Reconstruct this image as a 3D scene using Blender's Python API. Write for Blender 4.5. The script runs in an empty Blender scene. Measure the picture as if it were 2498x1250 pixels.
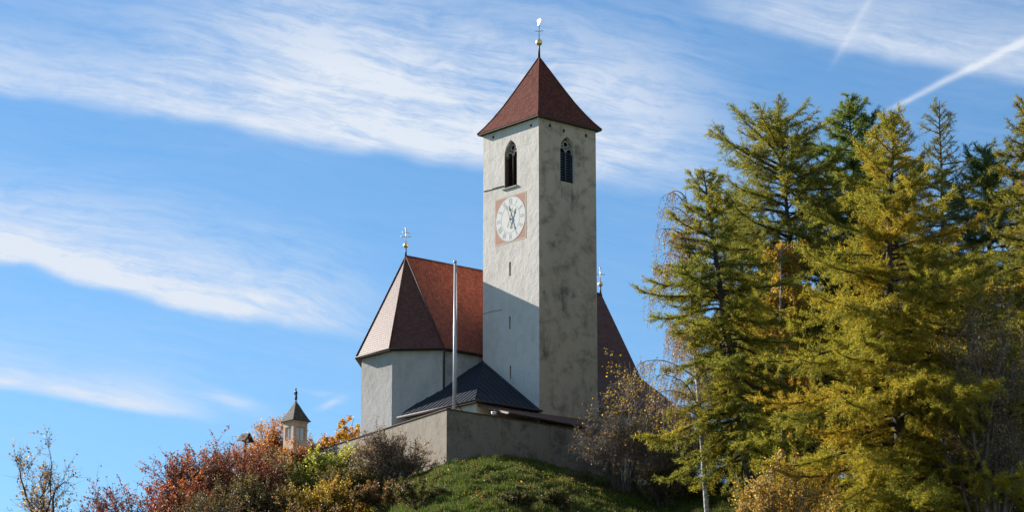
import bpy, bmesh, math, random
import numpy as np
from mathutils import Vector, Matrix
R = math.radians
random.seed(7)
sc = bpy.context.scene
col = sc.collection

# ------------------------------------------------------------------ camera
PITCH = 0.241
cd = bpy.data.cameras.new("camera"); cam = bpy.data.objects.new("camera", cd); col.objects.link(cam)
cam.location = (0, 0, 0); cam.rotation_euler = (math.pi/2 + PITCH, 0, 0)
cd.sensor_width = 36.0; cd.lens = 93.92; cd.clip_start = 0.5; cd.clip_end = 12000
sc.camera = cam
sc.view_settings.view_transform = 'Standard'; sc.view_settings.look = 'None'
sc.view_settings.gamma = 1.0; sc.view_settings.exposure = 1.05
sc.cycles.max_bounces = 6; sc.cycles.diffuse_bounces = 3; sc.cycles.transmission_bounces = 3
sc.cycles.transparent_max_bounces = 4

# ------------------------------------------------------------------ node expressions
class X:
    """arithmetic on shader sockets"""
    nt = None
    def __init__(s, v): s.v = v
    @staticmethod
    def m(op, *a, clamp=False):
        n = X.nt.nodes.new('ShaderNodeMath'); n.operation = op; n.use_clamp = clamp
        for i, q in enumerate(a):
            q = q.v if isinstance(q, X) else q
            if isinstance(q, (int, float)): n.inputs[i].default_value = q
            else: X.nt.links.new(q, n.inputs[i])
        return X(n.outputs[0])
    def __add__(s, o): return X.m('ADD', s, o)
    __radd__ = __add__
    def __sub__(s, o): return X.m('SUBTRACT', s, o)
    def __rsub__(s, o): return X.m('SUBTRACT', o, s)
    def __mul__(s, o): return X.m('MULTIPLY', s, o)
    __rmul__ = __mul__
    def __truediv__(s, o): return X.m('DIVIDE', s, o)
def clamp01(a): return X.m('ADD', a, 0.0, clamp=True)
def xexp(a): return X.m('POWER', math.e, a)
def step(a, lo, hi):
    """smooth 0..1 from lo to hi (lo may exceed hi)"""
    n = X.nt.nodes.new('ShaderNodeMapRange'); n.interpolation_type = 'SMOOTHSTEP'
    flip = lo > hi
    if flip: lo, hi = hi, lo
    n.inputs['From Min'].default_value = lo; n.inputs['From Max'].default_value = hi
    n.inputs['To Min'].default_value = 1.0 if flip else 0.0; n.inputs['To Max'].default_value = 0.0 if flip else 1.0
    X.nt.links.new(a.v, n.inputs['Value'])
    return X(n.outputs['Result'])
def vec(a, b, c=0.0):
    n = X.nt.nodes.new('ShaderNodeCombineXYZ')
    for i, q in enumerate((a, b, c)):
        if isinstance(q, X): X.nt.links.new(q.v, n.inputs[i])
        else: n.inputs[i].default_value = q
    return n.outputs[0]
def noise(v, scale=1.0, detail=4.0, rough=0.55, dist=0.0):
    n = X.nt.nodes.new('ShaderNodeTexNoise')
    n.inputs['Scale'].default_value = scale; n.inputs['Detail'].default_value = detail
    n.inputs['Roughness'].default_value = rough; n.inputs['Distortion'].default_value = dist
    if v is not None: X.nt.links.new(v, n.inputs['Vector'])
    return X(n.outputs['Fac'])
def dot3(v, k):
    n = X.nt.nodes.new('ShaderNodeVectorMath'); n.operation = 'DOT_PRODUCT'
    X.nt.links.new(v, n.inputs[0]); n.inputs[1].default_value = k
    return X(n.outputs['Value'])
def mixcol(f, a, b, mode='MIX'):
    n = X.nt.nodes.new('ShaderNodeMix'); n.data_type = 'RGBA'; n.blend_type = mode
    n.clamp_factor = True
    for s, q in ((0, f), (6, a), (7, b)):
        q = q.v if isinstance(q, X) else q
        if isinstance(q, (int, float)): n.inputs[s].default_value = q
        elif isinstance(q, (tuple, list)): n.inputs[s].default_value = (*q[:3], 1)
        else: X.nt.links.new(q, n.inputs[s])
    return n.outputs[2]

# ------------------------------------------------------------------ sky (world) with cirrus in direction space
SUN_AZ = Vector((-0.802, 0.597)); SUN_EL = R(25.1)
w = bpy.data.worlds.new("World"); sc.world = w; w.use_nodes = True
nt = w.node_tree; nt.nodes.clear(); X.nt = nt
sky = nt.nodes.new('ShaderNodeTexSky'); sky.sky_type = 'NISHITA'; sky.sun_disc = False
sky.sun_elevation = SUN_EL; sky.sun_rotation = math.atan2(SUN_AZ.x, SUN_AZ.y)
sky.altitude = 1200; sky.air_density = 1.0; sky.dust_density = 0.3; sky.ozone_density = 1.6
tc = nt.nodes.new('ShaderNodeTexCoord'); D = tc.outputs['Generated']
cp, sp = math.cos(PITCH), math.sin(PITCH)
df = dot3(D, (0, cp, sp)); dr = dot3(D, (1, 0, 0)); du = dot3(D, (0, -sp, cp))
dfc = X.m('MAXIMUM', df, 0.05)
gx = dr / dfc * 6.517 + 1.249            # gnomonic plane of directions about the hill's bearing
gy = 0.625 - du / dfc * 6.517
wn = noise(vec(gx, gy), 2.2, 3.0) - 0.5
wn2 = noise(vec(gx + 7.3, gy * 1.4), 7.0, 3.0) - 0.5
ty = gy + wn * 0.10 + wn2 * 0.03
s_ = gx * 0.98 + gy * 0.19; t_ = gy * 0.98 - gx * 0.19
w3 = noise(vec(s_ * 1.3, t_ * 2.6, 1.7), 1.0, 3.0, 0.55) - 0.5
w4 = noise(vec(s_ * 5.0, t_ * 6.0, 4.1), 1.0, 3.0, 0.6) - 0.5
tw_ = t_ + w3 * 0.16 + w4 * 0.035; sw_ = s_ + w4 * 0.10
st = noise(vec(sw_ * 1.7, tw_ * 13.0), 1.0, 6.0, 0.62)
fine = noise(vec(sw_ * 4.5, tw_ * 46.0, 2.2), 1.0, 5.0, 0.68)
fib = noise(vec(sw_ * 10.0 - tw_ * 9.0, tw_ * 26.0 + sw_ * 5.0, 5.0), 1.0, 5.0, 0.7, 0.8)
broad = noise(vec(s_ * 1.6, t_ * 3.2, 3.0), 1.0, 3.0, 0.5)
tex = clamp01((st * 0.9 + fine * 0.7 + fib * 0.45 - 0.72) * 2.2)
# band A: the broad streak crossing behind the tower
dA = (0.222 + gx * 0.165) - ty
dAp = X.m('MAXIMUM', dA, 0.0)
A = step(dA, -0.02, 0.045) * xexp(dAp * (step(gx, 0.25, 0.9) * 2.6 - 9.4)) * step(gx, 1.95, 1.05) * (tex * 0.82 + 0.48)
A2 = step(dA, 0.0, 0.10) * step(dA, 0.55, 0.2) * step(gx, 0.1, 0.9) * step(gx, 1.95, 1.45) * clamp01(tex * 1.0 + broad * 0.9 - 0.42) * 0.70
# band B
dB = (0.645 + gx * 0.213) - ty
B = step(dB, -0.018, 0.04) * (xexp(X.m('MAXIMUM', dB, 0.0) * -14.0) * (tex * 0.55 + 0.62) + xexp(X.m('MAXIMUM', dB, 0.0) * -4.8) * (tex * 0.8 + 0.08) * step(dB, 0.34, 0.14)) * step(gx, 1.03, 0.62)
# band C
dC = (0.945 + gx * 0.175) - ty * 0.5 - gy * 0.5
Cc = step(dC, -0.012, 0.02) * xexp(X.m('MAXIMUM', dC, 0.0) * -17.0) * step(gx, 0.58, 0.34) * (tex * 0.75 + 0.55)
# wisps near the choir
def wisp(x0, y0, lx, ly, sl, amp):
    a = gx - x0; b = (ty - y0) - a * sl
    return xexp((a * a) * (-1.0 / lx**2) + (b * b) * (-1.0 / ly**2)) * amp * (tex * 0.9 + 0.3)
Wp = wisp(0.57, 0.985, 0.07, 0.022, 0.35, 0.42) + wisp(0.805, 0.988, 0.035, 0.009, -0.45, 0.42) + wisp(0.79, 0.962, 0.03, 0.007, 0.1, 0.22)
# band D, upper right
dD = (0.03 + (gx - 1.70) * 0.215) - ty
Dd = step(dD, -0.03, 0.04) * xexp(X.m('MAXIMUM', dD, 0.0) * -8.0) * step(gx, 1.58, 1.95) * (tex * 0.65 + 0.5)
# contrails
def trail(x0, y0, x1, y1, wd, amp, grow=0.0):
    L = math.hypot(x1 - x0, y1 - y0); ex, ey = (x1 - x0) / L, (y1 - y0) / L
    a = gx - x0; b = gy + wn2 * 0.012 - y0
    al = a * ex + b * ey; pe = b * ex - a * ey
    wdt = al * grow + wd
    q = pe / wdt
    return xexp(q * q * -1.0) * step(al, -0.03, 0.05) * step(al, L + 0.25, L) * amp
Tr = trail(2.165, 0.268, 2.60, 0.049, 0.0062, 0.58, 0.013) * (tex * 0.3 + 0.8) + trail(2.03, 0.16, 2.11, 0.02, 0.009, 0.2) + trail(0.895, 0.37, 0.952, 0.23, 0.012, 0.10)
haze0 = step(gy, 0.0, 1.3) * 0.06 + broad * tex * 0.16
dens = X.m('MAXIMUM', X.m('MAXIMUM', A + A2, B), X.m('MAXIMUM', Cc, Dd)) + Wp + Tr + haze0
away = noise(D, 2.5, 5.0, 0.6)
front = step(df, 0.55, 0.85)
dens = dens * front + clamp01((away - 0.40) * 1.5 + 0.12) * (1.0 - front) * step(dr, -0.75, 0.15)  # unseen clouds outside the view, added to whiten fill light, thinned leftward
dens = clamp01(dens * 0.90)
skyc = mixcol(1.0, sky.outputs['Color'], (0.57, 0.90, 1.10), 'MULTIPLY')
cloud = mixcol(dens, skyc, (5.6, 6.1, 6.9))
bg = nt.nodes.new('ShaderNodeBackground'); bg.inputs['Strength'].default_value = 0.065
nt.links.new(cloud, bg.inputs['Color'])
wo = nt.nodes.new('ShaderNodeOutputWorld'); nt.links.new(bg.outputs[0], wo.inputs[0])

# ------------------------------------------------------------------ sun
ld = bpy.data.lights.new("sun", 'SUN'); ld.energy = 5.0; ld.angle = R(0.5); ld.color = (1.0, 0.94, 0.86)
sun = bpy.data.objects.new("sun", ld); col.objects.link(sun)
ts = Vector((SUN_AZ.x * math.cos(SUN_EL), SUN_AZ.y * math.cos(SUN_EL), math.sin(SUN_EL)))
sun.rotation_euler = ts.to_track_quat('Z', 'Y').to_euler(); sun.location = (-60, 60, 120)

# ------------------------------------------------------------------ helpers
def tag(o, label=None, cat=None, group=None, kind=None):
    if label: o['label'] = label
    if cat: o['category'] = cat
    if group: o['group'] = group
    if kind: o['kind'] = kind
    return o
def empty(name, loc=(0, 0, 0), rz=0.0):
    o = bpy.data.objects.new(name, None); col.objects.link(o)
    o.location = loc; o.rotation_euler = (0, 0, rz); o.empty_display_size = 0.5
    return o
def link(name, me, mat, parent=None):
    o = bpy.data.objects.new(name, me); col.objects.link(o)
    if mat: me.materials.append(mat)
    if parent: o.parent = parent
    return o
class MB:
    """collects shapes into one mesh; uv in metres along and up each face"""
    def __init__(s): s.v = []; s.f = []; s.sm = []
    def face(s, pts, smooth=False):
        i = len(s.v); s.v.extend([tuple(p) for p in pts]); s.f.append(list(range(i, i + len(pts)))); s.sm.append(smooth)
    def box(s, a, b):
        (x0, y0, z0), (x1, y1, z1) = a, b; i = len(s.v)
        s.v += [(x0,y0,z0),(x1,y0,z0),(x1,y1,z0),(x0,y1,z0),(x0,y0,z1),(x1,y0,z1),(x1,y1,z1),(x0,y1,z1)]
        for q in ((0,3,2,1),(4,5,6,7),(0,1,5,4),(1,2,6,5),(2,3,7,6),(3,0,4,7)): s.f.append([i + k for k in q]); s.sm.append(False)
    def obox(s, c, ex, ey, ez):
        """box with centre c and half-axes vectors"""
        c = Vector(c); ex = Vector(ex); ey = Vector(ey); ez = Vector(ez); i = len(s.v)
        for dz in (-1, 1):
            for dx, dy in ((-1,-1),(1,-1),(1,1),(-1,1)): s.v.append(tuple(c + ex*dx + ey*dy + ez*dz))
        for q in ((0,3,2,1),(4,5,6,7),(0,1,5,4),(1,2,6,5),(2,3,7,6),(3,0,4,7)): s.f.append([i + k for k in q]); s.sm.append(False)
    def prism(s, poly, z0, z1):
        """vertical prism over an xy polygon (ccw)"""
        n = len(poly); i = len(s.v)
        s.v += [(p[0], p[1], z0) for p in poly] + [(p[0], p[1], z1) for p in poly]
        s.f.append([i + k for k in range(n)][::-1]); s.f.append([i + n + k for k in range(n)]); s.sm += [False, False]
        for k in range(n):
            l = (k + 1) % n; s.f.append([i + k, i + l, i + n + l, i + n + k]); s.sm.append(False)
    def tube(s, pts, rad, n=8, cap=True):
        pts = [Vector(p) for p in pts]
        if not isinstance(rad, (list, tuple)): rad = [rad] * len(pts)
        rings = []
        for k, p in enumerate(pts):
            d = (pts[min(k+1, len(pts)-1)] - pts[max(k-1, 0)]).normalized()
            a = d.cross(Vector((0, 0, 1)));
            if a.length < 1e-3: a = d.cross(Vector((0, 1, 0)))
            a.normalize(); b = d.cross(a)
            i = len(s.v); rings.append(i)
            for j in range(n):
                t = 2 * math.pi * j / n; s.v.append(tuple(p + (a * math.cos(t) + b * math.sin(t)) * rad[k]))
        for k in range(len(pts) - 1):
            for j in range(n):
                l = (j + 1) % n; s.f.append([rings[k]+j, rings[k+1]+j, rings[k+1]+l, rings[k]+l]); s.sm.append(True)
        if cap:
            s.f.append([rings[0]+j for j in range(n)]); s.f.append([rings[-1]+j for j in range(n)][::-1]); s.sm += [False, False]
    def lathe(s, prof, c=(0, 0, 0), n=16):
        rings = []
        for r, z in prof:
            i = len(s.v); rings.append(i)
            for j in range(n):
                t = 2 * math.pi * j / n; s.v.append((c[0] + r*math.cos(t), c[1] + r*math.sin(t), c[2] + z))
        for k in range(len(prof) - 1):
            for j in range(n):
                l = (j + 1) % n; s.f.append([rings[k]+j, rings[k]+l, rings[k+1]+l, rings[k+1]+j]); s.sm.append(True)
        s.f.append([rings[0]+j for j in range(n)][::-1]); s.f.append([rings[-1]+j for j in range(n)]); s.sm += [False, False]
    def ball(s, c, r, n=16, m=10):
        s.lathe([(max(1e-4, r*math.sin(math.pi*k/m)), -r*math.cos(math.pi*k/m)) for k in range(m + 1)], c, n)
    def build(s, name, mat, parent=None, solid=0.0, bevel=0.0):
        me = bpy.data.meshes.new(name); me.from_pydata(s.v, [], s.f)
        me.polygons.foreach_set('use_smooth', s.sm)
        uv = me.uv_layers.new(name='UVMap')
        for p in me.polygons:
            n = p.normal; h = Vector((0, 0, 1)).cross(n)
            h = h.normalized() if h.length > 1e-3 else Vector((1, 0, 0)); v = n.cross(h)
            for li in p.loop_indices:
                q = me.vertices[me.loops[li].vertex_index].co; uv.data[li].uv = (q.dot(h), q.dot(v))
        o = link(name, me, mat, parent)
        if solid:
            m = o.modifiers.new('thickness', 'SOLIDIFY'); m.thickness = solid; m.offset = -1; m.use_even_offset = True
        if bevel:
            m = o.modifiers.new('edge', 'BEVEL'); m.width = bevel; m.segments = 2; m.limit_method = 'ANGLE'
        return o
def cut(o, cutters):
    """boolean away closed cutter meshes, then bake the result"""
    tmp = []
    for mb in cutters:
        c = mb.build('cutter', None); c.matrix_world = Matrix()
        c.parent = o.parent; tmp.append(c)
        m = o.modifiers.new('cut', 'BOOLEAN'); m.object = c; m.operation = 'DIFFERENCE'; m.solver = 'EXACT'
    bpy.context.view_layer.update()
    me = bpy.data.meshes.new_from_object(o.evaluated_get(bpy.context.evaluated_depsgraph_get()))
    o.modifiers.clear(); o.data = me
    for c in tmp: bpy.data.objects.remove(c)
    return o

# ------------------------------------------------------------------ materials
def newmat(name):
    m = bpy.data.materials.new(name); m.use_nodes = True; n = m.node_tree; n.nodes.clear(); X.nt = n
    out = n.nodes.new('ShaderNodeOutputMaterial'); b = n.nodes.new('ShaderNodeBsdfPrincipled')
    n.links.new(b.outputs[0], out.inputs[0]); return m, n, b, out
def objco():
    n = X.nt.nodes.new('ShaderNodeTexCoord'); return n.outputs['Object']
def mapping(v, sc_=(1, 1, 1)):
    n = X.nt.nodes.new('ShaderNodeMapping'); n.inputs['Scale'].default_value = sc_
    X.nt.links.new(v, n.inputs['Vector']); return n.outputs[0]
def bump(h, strength, dist, b):
    n = X.nt.nodes.new('ShaderNodeBump'); n.inputs['Strength'].default_value = strength; n.inputs['Distance'].default_value = dist
    X.nt.links.new(h.v if isinstance(h, X) else h, n.inputs['Height']); X.nt.links.new(n.outputs[0], b.inputs['Normal'])
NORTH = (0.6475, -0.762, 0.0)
def plaster(name, clean, dirty, stain, north_dirt=0.0, bumpd=0.03, stain_amt=1.0, cracks=0.0, north=None):
    m, n, b, _ = newmat(name); co = objco()
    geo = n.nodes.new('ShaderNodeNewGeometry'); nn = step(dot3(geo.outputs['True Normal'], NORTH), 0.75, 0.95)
    big = noise(mapping(co, (0.30, 0.30, 0.22)), 1.0, 5.0, 0.6, 0.3)
    mid = noise(mapping(co, (1.1, 1.1, 0.7)), 1.0, 6.0, 0.65, 0.4)
    blot = noise(mapping(co, (0.75, 0.75, 0.95)), 0.8, 8.0, 0.72, 0.25)
    run = noise(mapping(co, (2.4, 2.4, 0.22)), 1.0, 4.0, 0.6)
    fine_ = noise(mapping(co, (7, 7, 9)), 1.0, 4.0, 0.65)
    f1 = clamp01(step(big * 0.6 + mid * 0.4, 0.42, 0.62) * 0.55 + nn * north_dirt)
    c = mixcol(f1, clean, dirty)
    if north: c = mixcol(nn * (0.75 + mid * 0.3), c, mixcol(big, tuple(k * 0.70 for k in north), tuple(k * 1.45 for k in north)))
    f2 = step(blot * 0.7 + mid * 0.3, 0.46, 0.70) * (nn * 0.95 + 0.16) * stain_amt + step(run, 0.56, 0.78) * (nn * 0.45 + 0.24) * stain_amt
    c = mixcol(f2, c, stain)
    c = mixcol(1.0, c, mixcol(clamp01((fine_ - 0.3) * 1.8), (0.86, 0.86, 0.86), (1.07, 1.06, 1.05)), 'MULTIPLY')
    if cracks:
        wv = n.nodes.new('ShaderNodeTexNoise'); wv.inputs['Scale'].default_value = 0.35; wv.inputs['Detail'].default_value = 5
        n.links.new(co, wv.inputs['Vector'])
        ridge = X.m('ABSOLUTE', X(wv.outputs['Fac']) - 0.5)
        c = mixcol(step(ridge, 0.010, 0.002) * step(mid, 0.5, 0.62) * cracks * nn, c, stain)
    n.links.new(c, b.inputs['Base Color']); b.inputs['Roughness'].default_value = 0.92; b.inputs['Specular IOR Level'].default_value = 0.2
    bh = noise(mapping(co, (1.6, 1.6, 1.6)), 1.0, 7.0, 0.6)
    bump(bh + fine_ * 0.25, 0.9, bumpd, b); return m
def tiles(name, c1, c2, c3, tw, th, rough=0.6, spec=0.5, bumps=0.02, weather=0.3, wcol=(0.10, 0.09, 0.08)):
    m, n, b, _ = newmat(name)
    uvn = n.nodes.new('ShaderNodeTexCoord'); uv = uvn.outputs['UV']
    br = n.nodes.new('ShaderNodeTexBrick'); n.links.new(uv, br.inputs['Vector'])
    br.inputs['Scale'].default_value = 1.0; br.inputs['Brick Width'].default_value = tw; br.inputs['Row Height'].default_value = th
    br.inputs['Mortar Size'].default_value = 0.018; br.inputs['Mortar Smooth'].default_value = 0.6; br.offset = 0.5
    br.inputs['Color1'].default_value = (0, 0, 0, 1); br.inputs['Color2'].default_value = (1, 1, 1, 1); br.inputs['Mortar'].default_value = (0.5, 0.5, 0.5, 1)
    rnd = X.nt.nodes.new('ShaderNodeSeparateColor'); n.links.new(br.outputs['Color'], rnd.inputs[0]); rv = X(rnd.outputs[0])
    big = noise(uv, 0.5, 4.0, 0.6)
    mid = noise(mapping(uv, (3.1, 1.3, 1.0)), 1.0, 4.0, 0.6)
    c = mixcol(rv, c1, c2)
    c = mixcol(step(mid, 0.5, 0.72), c, c3)
    c = mixcol(step(big, 0.48, 0.75) * weather, c, wcol)
    c = mixcol(X(br.outputs['Fac']) * 0.75, c, tuple(k * 0.35 for k in c1))
    n.links.new(c, b.inputs['Base Color']); b.inputs['Roughness'].default_value = rough; b.inputs['Specular IOR Level'].default_value = spec
    sep = n.nodes.new('ShaderNodeSeparateXYZ'); n.links.new(uv, sep.inputs[0])
    saw = 1.0 - X.m('FRACT', X(sep.outputs[1]) / th)
    h = saw * 0.8 + rv * 0.25 - X(br.outputs['Fac']) * 0.6 + noise(uv, 9.0, 2.0) * 0.2
    bump(h, 0.8, bumps, b); return m
def plain(name, c, rough=0.6, metal=0.0, var=0.25, scale=3.0, spec=0.5, bumpd=0.0):
    m, n, b, _ = newmat(name); co = objco()
    f = noise(co, scale, 5.0, 0.6)
    cc = mixcol(f, tuple(k * (1 - var) for k in c), tuple(k * (1 + var) for k in c))
    n.links.new(cc, b.inputs['Base Color']); b.inputs['Roughness'].default_value = rough; b.inputs['Metallic'].default_value = metal
    b.inputs['Specular IOR Level'].default_value = spec
    if bumpd: bump(noise(co, scale * 4, 4.0), 0.7, bumpd, b)
    return m
def leafmat(name, trans=0.42, gloss=0.12):
    m, n, b, out = newmat(name)
    at = n.nodes.new('ShaderNodeAttribute'); at.attribute_name = 'tint'
    b.inputs['Roughness'].default_value = 0.55; b.inputs['Specular IOR Level'].default_value = gloss * 2
    n.links.new(at.outputs['Color'], b.inputs['Base Color'])
    tr = n.nodes.new('ShaderNodeBsdfTranslucent'); n.links.new(mixcol(1.0, at.outputs['Color'], (1.25, 1.2, 0.9), 'MULTIPLY'), tr.inputs['Color'])
    mx = n.nodes.new('ShaderNodeMixShader'); mx.inputs[0].default_value = trans
    n.links.new(b.outputs[0], mx.inputs[1]); n.links.new(tr.outputs[0], mx.inputs[2]); n.links.new(mx.outputs[0], out.inputs[0]); return m
def barkmat(name, c, c2, sc_=(6, 6, 1.2)):
    m, n, b, _ = newmat(name); co = objco()
    f = noise(mapping(co, sc_), 1.0, 5.0, 0.65, 0.5)
    n.links.new(mixcol(step(f, 0.35, 0.65), c, c2), b.inputs['Base Color']); b.inputs['Roughness'].default_value = 0.9
    bump(f, 0.9, 0.05, b); return m

M = {}
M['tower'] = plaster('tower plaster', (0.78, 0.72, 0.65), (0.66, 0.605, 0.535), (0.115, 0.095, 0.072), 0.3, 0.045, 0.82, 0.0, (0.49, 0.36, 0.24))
M['church'] = plaster('church plaster', (0.53, 0.505, 0.47), (0.36, 0.34, 0.315), (0.17, 0.16, 0.145), 0.15, 0.04, 0.7)
M['sacristy'] = plaster('sacristy plaster', (0.66, 0.62, 0.54), (0.55, 0.50, 0.42), (0.22, 0.2, 0.17), 0.1, 0.03, 0.4)
M['garden'] = plaster('garden wall render', (0.31, 0.27, 0.215), (0.215, 0.185, 0.145), (0.085, 0.075, 0.06), 0.25, 0.05, 1.1)
M['tower_tile'] = tiles('tower roof tile', (0.115, 0.034, 0.023), (0.18, 0.060, 0.042), (0.070, 0.026, 0.021), 0.21, 0.20, 0.85, 0.05, 0.03, 0.25, (0.13, 0.07, 0.06))
M['choir_tile'] = tiles('choir roof tile', (0.105, 0.040, 0.029), (0.15, 0.062, 0.045), (0.078, 0.034, 0.027), 0.24, 0.21, 0.48, 0.22, 0.026, 0.2, (0.19, 0.09, 0.065))
M['bounce_slope_tile'] = tiles('choir slope tile reddened for bounce', (0.24, 0.058, 0.030), (0.36, 0.100, 0.050), (0.15, 0.045, 0.03), 0.24, 0.21, 0.6, 0.12, 0.026, 0.2, (0.17, 0.075, 0.055))  # warm bounce from the sunlit tower put into a redder tile colour
M['nave_tile'] = tiles('nave roof tile', (0.11, 0.05, 0.036), (0.16, 0.075, 0.055), (0.08, 0.04, 0.034), 0.22, 0.19, 0.7, 0.2, 0.022, 0.3, (0.08, 0.05, 0.045))
M['lean_tile'] = tiles('lean-to tile', (0.13, 0.05, 0.035), (0.20, 0.085, 0.06), (0.09, 0.04, 0.03), 0.2, 0.22, 0.6, 0.4, 0.03, 0.3, (0.07, 0.05, 0.04))
M['shingle'] = tiles('wood shingle', (0.095, 0.07, 0.052), (0.16, 0.125, 0.095), (0.075, 0.06, 0.05), 0.12, 0.14, 0.8, 0.3, 0.03, 0.3, (0.14, 0.13, 0.11))
M['coping'] = tiles('coping tile', (0.11, 0.055, 0.04), (0.19, 0.095, 0.065), (0.07, 0.05, 0.04), 0.3, 0.2, 0.75, 0.3, 0.03, 0.4, (0.05, 0.05, 0.045))
M['sheet'] = plain('dark roof sheet', (0.034, 0.040, 0.050), 0.6, 0.0, 0.35, 0.9, 0.06)
M['dark_wood'] = plain('dark eave wood', (0.05, 0.032, 0.022), 0.8, 0, 0.3, 3)
M['gutter'] = plain('brown gutter metal', (0.035, 0.025, 0.022), 0.7, 0.0, 0.2, 2)
M['stone'] = plain('grey tracery stone', (0.33, 0.30, 0.26), 0.85, 0, 0.3, 4, 0.3, 0.02)
M['louvre'] = plain('weathered louvre slats', (0.075, 0.095, 0.125), 0.6, 0, 0.35, 5)
M['jamb_wood'] = plain('brown shutter wood', (0.07, 0.042, 0.03), 0.75, 0, 0.3, 4)
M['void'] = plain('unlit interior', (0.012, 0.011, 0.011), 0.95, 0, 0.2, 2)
M['gold'] = plain('gilded copper', (0.95, 0.70, 0.32), 0.42, 1.0, 0.1, 3)
M['pale_metal'] = plain('pale weathered metal', (0.75, 0.74, 0.70), 0.4, 0.6, 0.1, 3)
M['iron'] = plain('dark iron', (0.04, 0.04, 0.045), 0.5, 0.7, 0.2, 3)
M['pole'] = plain('pale grey pole paint', (0.52, 0.53, 0.55), 0.35, 0.1, 0.08, 2)
M['white'] = plain('white lamp housing', (0.8, 0.8, 0.78), 0.4, 0, 0.05, 3)
M['fresco'] = plain('faded red fresco', (0.52, 0.28, 0.20), 0.9, 0, 0.22, 2.2)
M['fresco_edge'] = plain('ochre fresco edge', (0.62, 0.47, 0.33), 0.9, 0, 0.2, 3)
M['dial'] = plain('white dial paint', (0.74, 0.72, 0.67), 0.85, 0, 0.08, 2)
M['numeral'] = plain('faded grey paint', (0.40, 0.39, 0.36), 0.85, 0, 0.25, 6)
M['hand'] = plain('weathered black iron', (0.05, 0.05, 0.05), 0.5, 0.3, 0.2, 4)
M['peach'] = plaster('peach plaster', (0.74, 0.52, 0.37), (0.64, 0.44, 0.31), (0.25, 0.17, 0.12), 0.0, 0.02, 0.4)
M['pane'] = plain('dusty pane', (0.66, 0.66, 0.62), 0.25, 0, 0.25, 3)
M['bronze'] = plain('dark bronze', (0.035, 0.04, 0.042), 0.5, 0.5, 0.2, 8)
M['corpus'] = plain('pale carved wood', (0.62, 0.5, 0.38), 0.7, 0, 0.2, 8)
M['slab'] = plain('dark sheet metal', (0.05, 0.052, 0.05), 0.5, 0.2, 0.2, 5)
M['larch_bark'] = barkmat('larch bark', (0.030, 0.023, 0.018), (0.075, 0.055, 0.042))
M['birch_bark'] = barkmat('birch bark', (0.10, 0.09, 0.08), (0.62, 0.58, 0.52), (3, 3, 3.5))
M['grey_bark'] = barkmat('grey twig bark', (0.10, 0.082, 0.066), (0.24, 0.20, 0.165))
M['brown_bark'] = barkmat('brown twig bark', (0.04, 0.03, 0.024), (0.09, 0.066, 0.052))
M['pink_bark'] = barkmat('purple birch twig', (0.15, 0.10, 0.085), (0.30, 0.22, 0.19))
M['needle'] = leafmat('larch needles', 0.55, 0.03)
M['leaf'] = leafmat('autumn leaves', 0.45, 0.15)
M['grass'] = leafmat('grass blades', 0.35, 0.02)

# ------------------------------------------------------------------ ground
def splus(a, k=1.0): return k * np.logaddexp(0.0, np.asarray(a, dtype=float) / k)
def ground_z(x, y):
    x = np.asarray(x, dtype=float); y = np.asarray(y, dtype=float)
    yw = np.where(x > -4.66, 188 + 0.874 * np.clip(x + 4.66, 0, 14.5) - 0.75 * np.clip(x - 10, 0, 40), 188 + 1.3 * np.clip(-4.66 - x, 0, 8))
    d = yw - y
    zb = 30.75 + 1.3 / (1 + np.exp(-(x + 3.2))) - 0.25 * splus(-9 - x, 1.5) - 0.12 * splus(x - 2.5, 1.0) + 0.06 * splus(x - 9, 2)
    lf = 1 / (1 + np.exp((x + 7.5) / 1.0))
    z = zb - (0.232 + 0.09 * lf) * splus(d - 0.3, 0.5) - 0.05 * splus(d - 15, 2.0) - 0.16 * splus(d - 34, 3.0) - 0.12 * splus(y - 235, 8) - 0.25*splus(np.abs(x) - 45, 5)
    z = z + 0.20 * np.sin(x * 0.9 + 1.1 * np.sin(y * 0.5)) * np.cos(y * 0.7 + 0.6 * x) * np.exp(-((d - 16) / 13)**2)
    z = z + 0.11 * np.sin(x * 2.1 + y * 0.9) * np.sin(y * 1.9 - x * 0.7) * np.exp(-((d - 16) / 13)**2)
    ph = d * 1.9 + 1.5 * np.sin(x * 0.33 + 0.5) + 0.9 * np.sin(x * 0.9 + d * 0.4)
    z = z + 0.10 * (np.sin(ph) + 0.35 * np.sin(2 * ph + 0.8)) * np.exp(-((d - 18) / 15)**2) * (0.6 + 0.4 * np.sin(x * 0.7 + d * 0.23))
    return -1.6 + splus(z + 1.6, 1.5)
def gz(x, y): return float(ground_z(x, y))
xs = np.concatenate([np.array([-3000, -1500, -700, -350, -180, -110, -80]), np.arange(-60, -16, 2.0), np.arange(-16, 20, 0.35), np.arange(20, 62, 2.0), np.array([80, 110, 180, 350, 700, 1500, 3000])])
ys = np.concatenate([np.array([-3000, -1200, -400, -150, -50, 0, 40, 80]), np.arange(100, 140, 3.0), np.arange(140, 204, 0.4), np.arange(204, 260, 3.0), np.array([280, 320, 400, 600, 1200, 3000])])
gxx, gyy = np.meshgrid(xs, ys); gzz = ground_z(gxx, gyy)
nx, ny = len(xs), len(ys)
idx = np.arange(nx * ny).reshape(ny, nx)
gf = np.stack([idx[:-1, :-1], idx[:-1, 1:], idx[1:, 1:], idx[1:, :-1]], -1).reshape(-1, 4)
me = bpy.data.meshes.new('ground'); me.from_pydata(np.stack([gxx, gyy, gzz], -1).reshape(-1, 3).tolist(), [], gf.tolist())
me.polygons.foreach_set('use_smooth', [True] * len(me.polygons))
m, n, b, _ = newmat('hill turf'); co = objco()
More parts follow.
